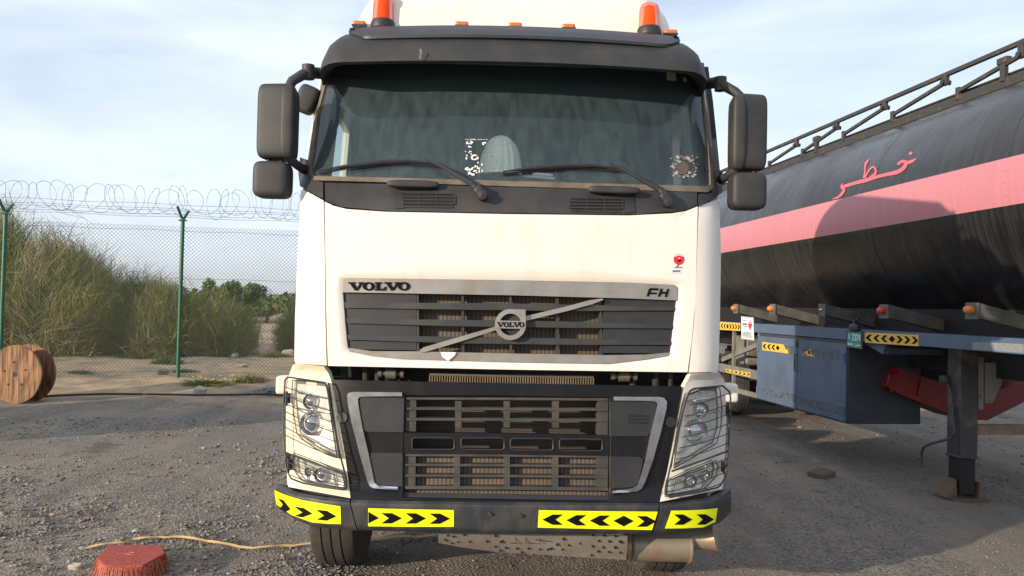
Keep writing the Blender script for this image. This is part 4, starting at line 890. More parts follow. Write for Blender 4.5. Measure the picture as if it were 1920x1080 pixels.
part('cab_rear', MW, lambda b: b.box((0,2.27,2.3), (2.4,.04,2.0)))
part('cab_floor', MOLD, lambda b: b.box((0,1.35,1.30), (2.34,1.75,.05)))
part('firewall', MBLK, lambda b: (b.box((0,.60,1.75), (2.3,.02,1.0))))
part('headliner', MINT, lambda b: (b.box((0,1.38,3.14), (2.20,1.66,.10))))
part('curtain', mat('cab_curtain', (.016,.020,.024), .9, vcol=(.009,.011,.015), vscale=5, stretch=(5,1,.3)), lambda b: b.grid(np.array([[(x, 1.75+.02*math.sin(x*40), z) for x in np.linspace(-1.13,1.13,140)] for z in (3.16,2.2)])))
part('side_lining', MINT, lambda b: [b.box((1.14*s_,1.72,2.75), (.02,.5,.8)) for s_ in (-1,1)])
def dash(b):
    n = 30; rows = []
    for (y, z) in ((.27,2.38),(.34,2.478),(.50,2.503),(.66,2.503),(.73,2.46),(.75,2.0)):
        rows.append([(x, y+.10*(x/1.1)**2, z) for x in np.linspace(-1.12,1.12,n)])
    b.grid(np.array(rows)[::-1]); b.sq((.56,.72,2.52), (.5,.24,.12), .4)
part('dashboard', MDASH, dash)
def seat(b, x):
    b.sq((x,1.30,2.42), (.50,.16,.75), .5); b.sq((x,1.30,2.86), (.28,.12,.20), .5); b.sq((x,1.05,2.02), (.50,.5,.16), .4)
MSEAT = mat('seat_cloth', (.10,.11,.105), .9)
part('seat', MSEAT, lambda b: seat(b, -.58)); part('seat', MSEAT, lambda b: seat(b, .60))
def swheel(b):
    c = np.array((.60,.90,2.56)); Rm_ = rotx(R(-55)); pts = [c+Rm_@np.array([.225*math.cos(q),0,.225*math.sin(q)]) for q in np.linspace(0,2*math.pi,41)]
    b.tube(pts, .015, 10, closed=True)
    for q in (R(200),R(340),R(270)): b.tube([c, c+Rm_@np.array([.22*math.cos(q),0,.22*math.sin(q)])], .014, 6)
    b.sq(c, (.16,.06,.12), .6, rot=Rm_)
part('steering_wheel', mat('wheel_rim', (.16,.16,.15), .35), swheel)
part('chassis', MOLD, lambda b: ([b.box((s_*.42,4.1,.92), (.08,7.2,.26)) for s_ in (-1,1)], b.box((0,.75,.85),(1.6,.6,.3)), b.tube([(-.95,1.35,.53),(.95,1.35,.53)],.07,10), [b.tube([(-1.1,y,.53),(1.1,y,.53)],.08,10) for y in (4.9,6.2)], b.box((0,5.5,1.12),(.9,.9,.06))))
part('fuel_tank', MALU, lambda b: b.sq((.92,3.3,.80), (.62,1.3,.6), .25)); part('air_tank', MLEG, lambda b: b.sq((-.9,3.2,.75), (.5,1.0,.5), .3))
# --- hard hat (own thing) on the dashboard
hp = TF.onY(938, 329, .40); hp[2] = 2.506; hw_ = (TF.Rm @ hp)+TF.o
hat = thing('hard_hat', 'pale green scuffed hard hat standing on the dashboard behind the windscreen', 'helmet', hw_, TF.a)
def hatm(b):
    rows = []
    for i in range(15):
        q = i/14*math.pi/2; r = math.cos(q)**.85; z = .005+.222*math.sin(q)
        row = []
        for j in range(120):
            a = 2*math.pi*j/120; rid = 1+.07*sum(math.exp(-((a-k_)/.07)**2) for k_ in (4.75,5.05,5.35))
            row.append((.124*r*rid*math.cos(a), .115*r*rid*math.sin(a)-.02*math.sin(q), z))
        rows.append(row)
    b.grid(np.array(rows), closed_v=True)
hh = MB(); hatm(hh); hh.build('shell', MHAT, hat)
sc_ = MB(); rr = random.Random(12)
for i in range(46):
    a = rr.uniform(3.3,6.1); q = rr.uniform(.05,1.2); r = math.cos(q)**.85*1.015; L = rr.uniform(.004,.012); p = np.array([.124*r*math.cos(a), .115*r*math.sin(a)-.02*math.sin(q)-.002, .005+.222*math.sin(q)]); d = rr.uniform(0,3.1)
    sc_.add([p+np.array([L*math.cos(d),0,L*math.sin(d)]), p+np.array([.0016,-.001,.001]), p-np.array([L*math.cos(d),0,L*math.sin(d)]), p-np.array([.0016,-.001,.001])], [(0,1,2,3)], mi=i % 2)
sc_.build('scuff_marks', [MFL, mat('scuff_dark', (.12,.13,.11), .8)], hat, smooth=False)
hb = MB(); hb.grid(np.array([[((.124+e*.6)*math.cos(a), (.115+e*(1.6 if math.sin(a) < 0 else .4))*math.sin(a), .006-e*.4+z) for a in np.linspace(0, 2*math.pi, 40, endpoint=False)] for e, z in ((0,0.004),(.012,0.002),(.018,0),(.012,-.004),(0,-.003))]), closed_v=True); hb.build('brim', MHAT, hat)
ppr = TF.onY(1010,335,.42); ppr[2] = 2.50; pw = (TF.Rm@ppr)+TF.o
o = MB().box((0,0,.006), (.16,.10,.012), rotx(R(8))).sq((.02,-.01,.02), (.12,.05,.02), .5).build('papers', MFL, None); o.location = pw; o.rotation_euler = (0,0,.3); tag(o, 'small white papers lying on the dashboard beside the hard hat', 'papers')
exec_tail = True
# ------------------------------------------------------------------ TANKER TRAILER
ALP = .122
def LT(L, t): return np.array([L*math.cos(ALP)-t*math.sin(ALP), L*math.sin(ALP)+t*math.cos(ALP), 0])
LC, T0 = 6.10, 10.0
RF = Frame(LT(LC, T0), ALP)
trl = thing('tanker_trailer', 'black tanker semi-trailer with pink stripe and blue grey side beam parked on its landing leg', 'tanker trailer', RF.o, RF.a)
TA, TB, TZ = 1.25, 1.22, 2.87
XS = 4.85-LC                                   # outer side plane
def tankS(px, py, off=0.):
    px, py = np.broadcast_arrays(np.asarray(px, float), np.asarray(py, float)); d = RF.ray(px, py); c = RF.cam
    A = (d[...,0]/TA)**2+(d[...,2]/TB)**2; Bq = 2*(c[0]*d[...,0]/TA**2+(c[2]-TZ)*d[...,2]/TB**2); C = (c[0]/TA)**2+((c[2]-TZ)/TB)**2-1
    disc = np.maximum(Bq*Bq-4*A*C, 0); t = (-Bq-np.sqrt(disc))/(2*A); P = c+d*t[...,None]
    n = np.stack([P[...,0]/TA**2, 0*t, (P[...,2]-TZ)/TB**2], -1); n /= np.linalg.norm(n, axis=-1)[...,None]
    return P+n*np.asarray(off)[...,None], n
def planeX(x):
    def f(px, py, off=0.):
        px, py = np.broadcast_arrays(np.asarray(px, float), np.asarray(py, float)); P = RF.onX(px, py, x); n = np.zeros_like(P); n[...,0] = -1
        return P+n*np.asarray(off)[...,None], n
    return f
def tpart(name, mats, fn, parent=trl, **kw): b = MB(); fn(b); return b.build(name, mats, parent, **kw)
def tank(b):
    ys = [-5.6,-5.55,-5.3]+list(np.linspace(-5,5.8,28))+[6.1,6.35,6.4]; sc = [.0,.9,.985]+[1]*28+[.985,.9,0]; n = 72
    b.grid(np.array([[(TA*s_*math.cos(q), y, TZ+TB*s_*math.sin(q)) for q in np.linspace(0,2*math.pi,n,endpoint=False)] for y, s_ in zip(ys, sc)]), closed_v=True)
tk = tpart('tank', MTANK, tank, ang=50)
def seams(b):
    for y in (-3.9,-1.9,.3,2.4,4.5):
        b.grid(np.array([[((TA+e)*math.cos(q), y+dy, TZ+(TB+e)*math.sin(q)) for q in np.linspace(0,2*math.pi,72,endpoint=False)] for e, dy in ((0,-.012),(.003,-.005),(.003,.005),(0,.012))]), closed_v=True)
tpart('weld_seam', MTANK, seams, parent=tk)
def stripe(b):
    q0, q1 = math.pi+.153, math.pi-.1765
    ys = np.linspace(-5.2,6.0,40); b.grid(np.array([[((TA+.003)*math.cos(q), y, TZ+(TB+.003)*math.sin(q)) for q in np.linspace(q0,q1,10)] for y in ys]))
tpart('pink_stripe', MPINK, stripe, parent=tk)
Z7 = lambda x, y: (1340+x/2.16, 60+y/2.16)
def ribbon(b, pts, ws_, surf, off, mi=0, sub=5):
    # smooth stroke given as points and widths in picture units, laid on the surface
    P = np.array(pts, float); w = np.array(ws_, float); n = len(P); t = np.arange(n); tt = np.linspace(0, n-1, (n-1)*sub+1)
    def cr_(a): # catmull-rom
        a = np.asarray(a, float); out = []
        for u in tt:
            i = min(int(u), n-2); f = u-i; p0, p1, p2, p3 = a[max(i-1,0)], a[i], a[i+1], a[min(i+2,n-1)]
            out.append(.5*((2*p1)+(-p0+p2)*f+(2*p0-5*p1+4*p2-p3)*f*f+(-p0+3*p1-3*p2+p3)*f**3))
        return np.array(out)
    Q = cr_(P); wv = cr_(w); T_ = np.gradient(Q, axis=0); T_ /= np.linalg.norm(T_, axis=1)[:,None]+1e-9; nn = np.stack([-T_[:,1], T_[:,0]], 1)
    A, B = Q+nn*wv[:,None]/2, Q-nn*wv[:,None]/2
    A = np.array([Z7(*p) for p in A]); B = np.array([Z7(*p) for p in B])
    F1, _ = surf(A[:,0], A[:,1], off); F2, _ = surf(B[:,0], B[:,1], off); b.grid(np.stack([F1, F2]), mi=mi)
def khatar(b):
    o_ = .004
    ribbon(b, [(818,513),(800,524),(778,530),(766,524),(752,528),(742,537),(760,536)], [3,12,13,12,9,4,2], tankS, o_)            # khah head
    ribbon(b, [(778,522),(772,545),(745,566),(700,577),(655,588),(610,602),(570,612),(530,624),(514,627)], [10,15,16,14,13,15,13,12,4], tankS, o_+.0005)
    poly(b, [Z7(*p) for p in ((786,492),(796,484),(804,491),(794,501))], o_, 0, surf=tankS)                      # dot
    ribbon(b, [(629,516),(616,530),(611,545),(610,565),(607,592)], [2,10,7,6,12], tankS, o_+.001)                              # tah upright
    ribbon(b, [(612,592),(622,568),(640,548),(653,556),(652,574),(630,590)], [4,7,7,7,9,8], tankS, o_+.0015)                     # tah loop
    ribbon(b, [(520,614),(516,628),(526,640),(515,658),(500,670),(480,677)], [3,11,11,11,8,3], tankS, o_+.002)                   # rah
tpart('lettering', MTXTR, khatar, parent=tk, smooth=False)
# walkway and folding handrail
XR = 5.55-LC
def tp3(px, py, x=XR): return RF.onX(px, py, x)
tpart('walkway', MGRYB, lambda b: (b.box((XR+.02,.4,TZ+TB*.90+.03), (.06,11.2,.10)), b.box((XR+.9,.4,TZ+TB*.90+.03), (.06,11.2,.10)), b.box((XR+.46,.4,TZ+TB*1.0+.0), (.82,11.2,.02)), b.box((XR-.05,.4,TZ+TB*.86), (.10,11.2,.012))), bevel=.006)
def rail(b):
    a0, a1 = tp3(*Z7(195,492)), tp3(*Z7(1253,38)); d = (a1-a0)/np.linalg.norm(a1-a0); z = (a0[2]+a1[2])/2
    b.bar((XR,-5.2,z), (XR,6.0,z), .045, .045); 
    for (p, q) in (((222,532),(332,458)),((357,484),(495,388)),((523,414),(690,306)),((722,335),(935,205)),((988,240),(1245,92))):
        P, Q = tp3(*Z7(*p)), tp3(*Z7(*q)); b.bar(P, Q, .035, .04); b.bar(P-np.array([0,0,.09]), P+np.array([0,0,.04]), .045, .05, up=(0,1,0)); b.bar(Q-np.array([0,0,.03]), (Q[0],Q[1],z), .045, .07, up=(0,1,0))
        b.tube([Q-np.array([.05,0,0]), Q+np.array([.05,0,0])], .025, 8)
    for p in ((413,455),(1172,150)):
        P = tp3(*Z7(*p)); b.bar(P-np.array([0,0,.12]), P+np.array([0,0,.10]), .05, .06, up=(0,1,0)); b.box(P+np.array([0,0,.08]), (.06,.13,.06))
    for y in (5.4,4.4,-4.0,-4.9): b.bar((XR,y,z-.28), (XR,y-.6,z-.04), .035, .04); b.bar((XR,y-.6,z-.05), (XR,y-.6,z), .045, .07, up=(0,1,0))
    b.bar((XR+.9,-5.2,z), (XR+.9,6.0,z), .045, .045)
    for y in np.arange(-5,6,1.3): b.bar((XR+.9,y,z-.28), (XR+.9,y,z), .04, .04, up=(0,1,0))
tpart('handrail', MGRYB, rail, bevel=.004)
# side beam
PS = planeX(XS)
zt = RF.onX(1750, 625.5, XS)[2]; zb_ = RF.onX(1750, 651, XS)[2]
tpart('side_beam', MBLUE, lambda b: (b.box((XS+.04,.4,(zt+zb_)/2), (.08,11.0,zt-zb_)), b.box((-XS-.04,.4,(zt+zb_)/2), (.08,11.0,zt-zb_)), b.box((XS+.09,.4,zt-.004), (.16,11.0,.008))), bevel=.006)
tpart('worn_lettering', mat('worn_yellowish_paint', (.24,.235,.21), .6, vcol=(.15,.19,.24), vscale=40, vlo=.42, vhi=.58), lambda b: ruled(b, [(1822,641),(1920,645)], [(1824,655),(1920,662)], .001, 0, surf=PS))
tpart('chassis_frame_shade_fill', MOLD, lambda b: ([b.box((s_*.45,.6,zt-.22), (.12,10.8,.40)) for s_ in (-1,1)], [b.box((0,y,zt-.1), (2.3,.10,.16)) for y in np.arange(-4.6,6,1.2)], b.box((.1,.4,1.75),(1.5,10.6,.36))))  # long central block is added to fill the shaded gap under the tank
bpy.data.objects['chassis_frame_shade_fill'].data.materials[0] = MBLK
tpart('gusset', MBLUE, lambda b: (b.add([(XS+.05,-1.65,zb_),(XS+.05,-2.15,zb_),(XS+.05,-2.1,zb_-.12),(XS+.9,-1.65,zb_),(XS+.9,-2.15,zb_),(XS+.9,-2.1,zb_-.12)], [(0,1,2),(5,4,3),(0,3,4,1),(1,4,5,2),(2,5,3,0)])), smooth=False)
MOUT = mat('outrigger_paint', (.12,.12,.105), .6, vcol=(.07,.065,.055), vscale=6)
# outriggers with lamps
for (px, py, colr, lamp) in ((1372,578,0,1),(1441,579,0,1),(1534,580,0,0),(1650,583,1,1),(1815,582,0,1)):
    P = RF.onX(px+8, py+1, XS-.02); x, y, z = P
    def brk(b):
        b.box((x, y, z), (.02,.16,.145)); b.add([(x+.01,y+.07,z+.07),(x+.75,y+.07,z-.10),(x+.75,y+.07,z-.22),(x+.01,y+.07,z-.06),(x+.01,y+.09,z+.07),(x+.75,y+.09,z-.10),(x+.75,y+.09,z-.22),(x+.01,y+.09,z-.06)], [(0,1,2,3),(7,6,5,4),(0,4,5,1),(3,2,6,7),(1,5,6,2),(0,3,7,4)])
        b.add([(x+.01,y-.07,z+.07),(x+.75,y-.07,z-.10),(x+.75,y-.07,z-.22),(x+.01,y-.07,z-.06),(x+.01,y-.05,z+.07),(x+.75,y-.05,z-.10),(x+.75,y-.05,z-.22),(x+.01,y-.05,z-.06)], [(0,1,2,3),(7,6,5,4),(0,4,5,1),(3,2,6,7),(1,5,6,2),(0,3,7,4)])
    ob = tpart('outrigger', MOUT, brk, smooth=False, bevel=.003)
    if lamp:
        tpart('side_marker_lamp', mat('marker_lens', (.62,.20,.04) if not colr else (.55,.05,.02), .3, coat=.4), lambda b: b.lathe([(.038,-.0),(.040,-.02),(.037,-.045),(.026,-.06),(0,-.064)], (x-.01,y,z+.01), 'X', 20), parent=ob)
    else:
        tpart('lamp_stub', MCHR, lambda b: b.lathe([(0,0),(.02,-.005),(.012,-.03),(0,-.035)], (x-.01,y,z+.0), 'X', 12), parent=ob)
# cabinet
cA = RF.onX(1587, 795, XS); cB = RF.onX(1420, 750, XS); cz0 = (cA[2]+cB[2])/2; cz1 = zb_; cy0, cy1 = cA[1], cB[1]; cdep = .88
cab_ = tpart('tool_cabinet', mat('dark_blue_grey', (.03,.038,.05), .6, vcol=(.05,.055,.06), vscale=4), lambda b: b.box((XS+.012+cdep/2,(cy0+cy1)/2,(cz0+cz1)/2), (cdep,cy1-cy0,cz1-cz0-.01)), bevel=.008)
cm = RF.onX(1496, 700, XS)[1]
for (a, c_) in ((cy0+.01,cm-.006),(cm+.006,cy1-.01)):
    dr = tpart('cabinet_door', MBLUE, lambda b: b.box((XS,(a+c_)/2,(cz0+cz1)/2-.01), (.022,c_-a,cz1-cz0-.07)), parent=cab_, bevel=.004)
    hy = a+.02 if a < cm-.1 and c_ < cm+.01 else c_-.02
    tpart('door_hinge', MBLUE, lambda b: [b.lathe([(0,-.05),(.014,-.05),(.014,.05),(0,.05)], (XS-.018,hy,zz), 'Z', 10) for zz in (cz0+.14,cz1-.2)], parent=dr)
tpart('door_handle', MLEG, lambda b: (b.tube([(XS-.01,cm+.0,1.13+.10),(XS-.045,cm,1.23),(XS-.045,cm,1.03),(XS-.01,cm,1.03)], .008, 8), b.box((XS-.018,cm,cz1-.1),(.02,.04,.09))), parent=cab_)
Z8 = lambda x, y: (1340+x/2.16, 540+y/2.16)
Z6b = lambda x, y: (1340+x/4.5, 560+y/4.5)
PD = planeX(XS-.0125)
tpart('worn_strip', MBLUEL, lambda b: (ruled(b, [Z6b(600,395),Z6b(662,402)], [Z6b(610,458),Z6b(662,465)], .0012, 0, surf=PD), ruled(b, [Z6b(740,405),Z6b(1050,440)], [Z6b(740,480),Z6b(1048,518)], .0012, 0, surf=PD)), parent=cab_)
tpart('worn_lettering', MBLUEL, lambda b: (ruled(b, [Z6b(395,750),Z6b(685,812)], [Z6b(395,805),Z6b(685,872)], .0012, 0, surf=PD), ruled(b, [Z6b(712,830),Z6b(1090,912)], [Z6b(712,890),Z6b(1090,985)], .0012, 0, surf=PD)), parent=cab_)
def tape(name, c4, surf, off, nch, dia, parent, tear=None, dark=MBLKT):
    """c4: corner pixels tl,tr,br,bl; chevrons left of the diamond point left, the others right"""
    c4 = np.array(c4, float); L = lambda u, v: tuple((c4[0]*(1-u)+c4[1]*u)*(1-v)+(c4[3]*(1-u)+c4[2]*u)*v)
    ol = tear if tear else [(0,0),(1,0),(1,1),(0,1)]
    t_ = tpart(name, MTY, lambda b: poly(b, [L(*p) for p in ol], off, .001, surf=surf), parent=parent, smooth=False)
    def cv(b):
        w = 1./nch
        for i in range(nch):
            u0_ = i*w+.10*w; u1 = (i+1)*w-.02*w; um = (u0_+u1)/2
            if tear and u1 > .8: continue
            if i == dia: P = [(u0_,.5),(um,.17),(u1,.5),(um,.83)]
            elif i < dia: P = [(u1,.17),(um+.05*w,.17),(u0_,.5),(um+.05*w,.83),(u1,.83),(um,.5)]
            else: P = [(u0_,.17),(um-.05*w,.17),(u1,.5),(um-.05*w,.83),(u0_,.83),(um,.5)]
            poly(b, [L(*p) for p in P], off+.001, 0, surf=surf)
    tpart('tape_print', dark, cv, parent=t_, smooth=False)
tape('amber_reflector', [Z8(609,180),Z8(826,190),Z8(826,236),Z8(609,221)], PS, .002, 7, 3, trl)
tape('amber_reflector', [Z6b(403,365),Z6b(625,390),Z6b(625,463),Z6b(403,434)], PD, .002, 6, 3, cab_, tear=[(0,0),(.8,.02),(.86,.35),(.88,.6),(.95,.55),(1,1),(0,1)])
tpart('torn_reflector', MTY, lambda b: poly(b, [Z6b(738,475),Z6b(772,445),Z6b(790,440),Z6b(810,420),Z6b(816,465),Z6b(850,492)], .002, 0, surf=PD), parent=cab_, smooth=False)
tpart('torn_print', MBLKT, lambda b: (poly(b, [Z6b(788,448),Z6b(806,428),Z6b(808,470),Z6b(795,470)], .003, 0, surf=PD), poly(b, [Z6b(750,476),Z6b(765,458),Z6b(778,474)], .003, 0, surf=PD)), parent=cab_, smooth=False)
tape('amber_reflector', [(1346,603),Z6b(215,207),Z6b(215,272),(1346,618)], PS, .002, 8, 3, trl)
# rear part: lower guard rails, brace, tyres
XG = XS+.03
g0 = RF.onX(1395,698,XG)[2]; g1 = RF.onX(1405,738,XG)[2]
tpart('side_guard', MGRY, lambda b: (b.box((XG,cy1+1.0,g0), (.03,1.9,.13)), b.box((XG,cy1+1.0,g1), (.03,1.9,.07)), [b.box((XG+.03,y,(g1+zb_)/2), (.04,.06,zb_-g1)) for y in (cy1+.08,cy1+1.0,cy1+1.9)], b.bar((XG+.05,cy1+.2,g0+.42),(XG+.05,cy1+1.5,g0+.12),.04,.07)))
tape('amber_reflector', [Z6b(95,592),Z6b(300,624),Z6b(300,660),Z6b(95,616)], planeX(XG-.015), .002, 6, 2, trl)
tpart('spare_wheel_carrier', MGRY, lambda b: (b.box((XS+.55,cy1+1.4,1.15), (.5,.6,.45)), b.box((XS+.5,cy1+.9,1.0),(.6,.06,.10))), bevel=.03)
for y in (3.2,4.5,5.8-.0):
    for x in (-1.02,-.70,.70,1.02): wheel(x, y, parent=trl, side=-1 if x < 0 else 1, ro=.51, wd=.29)
tpart('axle', MOLD, lambda b: [b.tube([(-1.0,y,.5),(1.0,y,.5)], .07, 10) for y in (3.2,4.5,5.8)])
tpart('suspension', MOLD, lambda b: ([b.box((s_*.5,4.5,.85), (.1,3.6,.25)) for s_ in (-1,1)], [b.tube([(s_*.5,y,.6),(s_*.5,y,1.05)],.12,14) for s_ in (-1,1) for y in (3.5,4.8,6.0)]))
# placards and plate
PL = planeX(XS-.012)
pc = tpart('hazard_placard', MSIGN, lambda b: poly(b, [Z6b(224,148),Z6b(325,158),Z6b(330,354),Z6b(226,340)], 0, .006, surf=PL), smooth=False)
def plc(b):
    poly(b, [Z6b(299,178),Z6b(318,222),Z6b(300,268),Z6b(281,224)], .001, 0, surf=PL, mi=0)
    poly(b, [Z6b(299,188),Z6b(303,205),Z6b(300,214),Z6b(295,206)], .002, 0, surf=PL, mi=2)
    for (x0, y0_, x1) in ((236,182,276),(236,207,248),(251,208,262),(265,209,275),(240,232,270),(262,240,276),(236,282,300),(236,292,312),(236,302,306),(236,312,318),(250,322,316)):
        h = 5 if y0_ > 230 or y0_ < 200 else 14; poly(b, [Z6b(x0,y0_),Z6b(x1,y0_+1),Z6b(x1,y0_+h),Z6b(x0,y0_+h-1)], .001, 0, surf=PL, mi=1)
    for q in [((228,152),(322,161),(322,164),(228,155)),((230,335),(326,348),(326,351),(230,338))]: poly(b, [Z6b(*p) for p in q], .001, 0, surf=PL, mi=1)
tpart('placard_print', [MSIGNR, MBLKT, MWHT], plc, parent=pc, smooth=False)
np_ = tpart('number_plate', MPLATE, lambda b: poly(b, [Z6b(1116,272),Z6b(1242,282),Z6b(1242,422),Z6b(1116,402)], .012, .006, surf=PL), smooth=False)
tpart('plate_frame', MRUST, lambda b: b.tube([planeX(XS-.026)(*Z6b(*p))[0] for p in ((1114,270),(1244,281),(1244,424),(1114,404),(1114,270))], .007, 4), parent=np_)
# 3-sided digits drawn with strokes
SEG = {'2': [[(0,.15),(.2,0),(.8,0),(1,.2),(1,.38),(0,1),(1,1)]], '3': [[(0,.1),(.3,0),(.8,0),(1,.2),(.85,.45),(.4,.48),(.85,.52),(1,.8),(.8,1),(.3,1),(0,.88)]], '4': [[(.75,1),(.75,0),(0,.68),(1,.68)]],
       'D': [[(0,0),(.6,0),(1,.3),(1,.7),(.6,1),(0,1),(0,0)]], 'U': [[(0,0),(0,.8),(.3,1),(.7,1),(1,.8),(1,0)]], 'B': [[(0,0),(.8,0),(.9,.4),(.1,.48),(.95,.55),(.9,1),(0,1),(0,0)]], 'A': [[(0,1),(.5,0),(1,1)],[(.2,.65),(.8,.65)]], 'I': [[(.5,0),(.5,1)]]}
def glyph(b, chs, x0, y0_, w, h, gap, th, surf, off, slope=.08):
    for i, c_ in enumerate(chs):
        for st in SEG[c_]:
            pts = [(x0+i*(w+gap)+p[0]*w, y0_+p[1]*h+(i*(w+gap)+p[0]*w)*slope) for p in st]
            P = [surf(*Z6b(*p), off)[0] for p in pts]; b.tube(P, th, 4)
def platetxt(b):
    sf = planeX(XS-.026); glyph(b, '2324', 1160,300,13,50,5,.0075, sf, 0); glyph(b, 'DUBAI', 1124,376,7,13,3,.004, sf, 0)
    for st in ([(1232,388),(1230,398),(1222,399),(1212,396),(1205,398)],[(1204,386),(1204,402),(1192,402),(1186,394)],[(1218,385),(1219,388)]): b.tube([sf(*Z6b(*p))[0] for p in st], .004, 4)
    for st in ([(1126,300),(1138,300)],[(1128,308),(1140,310)],[(1126,322),(1140,322),(1140,330)],[(1128,334),(1140,340)]): b.tube([sf(*Z6b(*p))[0] for p in st], .004, 4)
tpart('plate_number', MWHT, platetxt, parent=np_)
lp = RF.onX(*Z6b(1182,245), XS-.03); tpart('plate_lamp', MP2, lambda b: (b.sq(lp, (.07,.16,.09), .6), b.box(lp+np.array([0,0,.06]),(.03,.04,.05)), b.box(lp+np.array([.03,0,.09]),(.02,.03,.03))))
# landing legs
def leg(b, cx):
    f = RF.onZ(1812, 935, .0) if cx is None else None
FT = RF.onZ(1808, 936, 0.); lx, ly = FT[0], FT[1]+.04
for k, x in enumerate((lx, -lx)):
    zj = RF.onX(1810, 860, lx)[2]
    ll = tpart('landing_leg', MLEG, lambda b: (b.box((x,ly,(zj+zb_)/2+.02), (.19,.19,zb_-zj+.04)), b.box((x,ly,zj+.02),(.205,.205,.03))), bevel=.01)
    tpart('inner_leg', MBLK, lambda b: b.box((x,ly,zj/2+.05), (.165,.165,zj)), parent=ll, bevel=.008)
    tpart('foot', MRUST, lambda b: (b.box((x,ly,.012),(.36,.30,.024)), b.add([(x-.11,ly-.09,.02),(x-.20,ly-.09,.02),(x-.12,ly-.09,.20),(x-.11,ly+.09,.02),(x-.20,ly+.09,.02),(x-.12,ly+.09,.20)], [(0,1,2),(5,4,3),(0,2,5,3),(1,4,5,2)]), b.add([(x+.11,ly-.09,.02),(x+.20,ly-.09,.02),(x+.12,ly-.09,.17),(x+.11,ly+.09,.02),(x+.20,ly+.09,.02),(x+.12,ly+.09,.17)], [(0,2,1),(3,4,5),(0,3,5,2),(1,2,5,4)])), parent=ll, smooth=False)
    if k == 0:
        tpart('gear_plate', MGRY, lambda b: (b.add([(x+.16,ly-.10,1.32),(x+.34,ly-.10,1.32),(x+.34,ly-.10,1.12),(x+.24,ly-.10,.93),(x+.16,ly-.10,.93)]+[(x+.16,ly-.085,1.32),(x+.34,ly-.085,1.32),(x+.34,ly-.085,1.12),(x+.24,ly-.085,.93),(x+.16,ly-.085,.93)], [(0,1,2,3,4)[::-1],(5,6,7,8,9)]+[(i,(i+1)%5,(i+1)%5+5,i+5) for i in range(5)]), b.box((x+.12,ly-.09,1.12),(.05,.02,.5)), [b.lathe([(0,-.02),(.014,-.02),(.014,.0)],(x+.12,ly-.10,zz),'Y',8) for zz in (1.0,1.07,1.14,1.22)]), parent=ll, smooth=False)
PX = RF.onZ(1790, 815, .70)
def crank(b):
    pts = [tp3(1773,712,lx-.1),tp3(1782,730,lx-.12),tp3(1788,790,lx-.12),tp3(1790,812,lx-.14),tp3(1783,822,lx-.16),tp3(1745,832,lx-.25),tp3(1732,838,lx-.28),tp3(1728,850,lx-.28),tp3(1729,876,lx-.28)]
    q = []; 
    for i in range(len(pts)-1):
        for s_ in (0,.33,.66): q.append(pts[i]*(1-s_)+pts[i+1]*s_)
    b.tube(q+[pts[-1]], .013, 8); b.sq(pts[0], (.10,.12,.10), .6)
tpart('crank_handle', MLEG, crank)
tpart('leg_brace', mat('pale_brown_paint', (.23,.18,.13), .7, vcol=(.14,.11,.08), vscale=6), lambda b: b.box((0,ly,RF.onX(1840,813,lx)[2]), (abs(2*lx)-.19,.05,.10)))
tpart('shade_block', MBLK, lambda b: b.box((.15, ly+2.3, 1.18), (1.7,1.1,.86)), bevel=.02)  # added black block stands in for the deep shade behind the landing leg
# red cradle slung below the frame
def redv(b):
    PY = lambda x, y, yy: RF.onY(x, y, yy)
    yy = ly+1.1
    A = [(1668,728),(1686,690),(1730,706),(1850,742),(1960,690),(1960,734),(1852,788),(1812,787),(1690,740)]
    F1 = np.array([PY(x, y, yy) for x, y in A]); F2 = F1+np.array([0,.55,0]); n = len(A)
    tri = tessellate_polygon([[Vector((p[0],p[2],0)) for p in F1]])
    b.add(F1, [tuple(t) for t in tri]); b.add(F2, [tuple(t)[::-1] for t in tri]); b.grid(np.stack([F1,F2]), closed_v=True)
    b.tube([PY(1685,697,yy-.03),PY(1668,702,yy-.06),PY(1664,722,yy-.06),PY(1672,733,yy-.03)], .012, 6)
    b.bar(PY(1730,706,yy-.012), PY(1722,742,yy-.012), .02, .03)
tpart('red_cradle', MRED, redv, smooth=False, bevel=.01)

# ------------------------------------------------------------------ FENCE
def fpt(s_, z): return np.array([-6.38+s_*.985, 15.5+s_*.985*.177, z])
fz = lambda s_: float(gheight(-6.38+s_*.985, 15.5+s_*.985*.177))
fo = fpt(0, 0); fa = math.atan(.177)
fen = thing('chain_link_fence', 'green chain link fence topped with a coil of barbed wire along the sandy verge', 'fence', (fo[0], fo[1], 0), fa)
S0, S1, SP = -12.6, 12.6, 3.12; ZT, ZBt = 3.16, .22
def wires(b):
    st = .0735; H = ZT-ZBt; r_ = .0033; zz = ZBt
    L = S1-S0
    for sg in (1,-1):
        k = -int(H/st)-1
        while k*st < L+H:
            a0 = k*st
            # line x = a0 + sg'*(z), clipped
            x0, x1 = (a0, a0+H) if sg > 0 else (a0+H, a0)
            P = np.array([x0, 0.]); Q = np.array([x1, H]); 
            def clip(P, Q):
                d = Q-P; t0, t1 = 0., 1.
                if d[0] != 0:
                    ta, tb = (0-P[0])/d[0], (L-P[0])/d[0]; ta, tb = min(ta,tb), max(ta,tb); t0, t1 = max(t0,ta), min(t1,tb)
                return (P+d*t0, P+d*t1) if t1 > t0+1e-3 else None
            c_ = clip(P, Q); k += 1
            if c_ is None: continue
            (xa, za), (xb, zb2) = c_; b.tube([(S0+xa, .004*sg, zz+za), (S0+xb, .004*sg, zz+zb2)], r_, 3, cap=False)
wm = MB(); wires(wm); wm.build('mesh_panel', MWIRE, fen, smooth=False)
lw = MB()
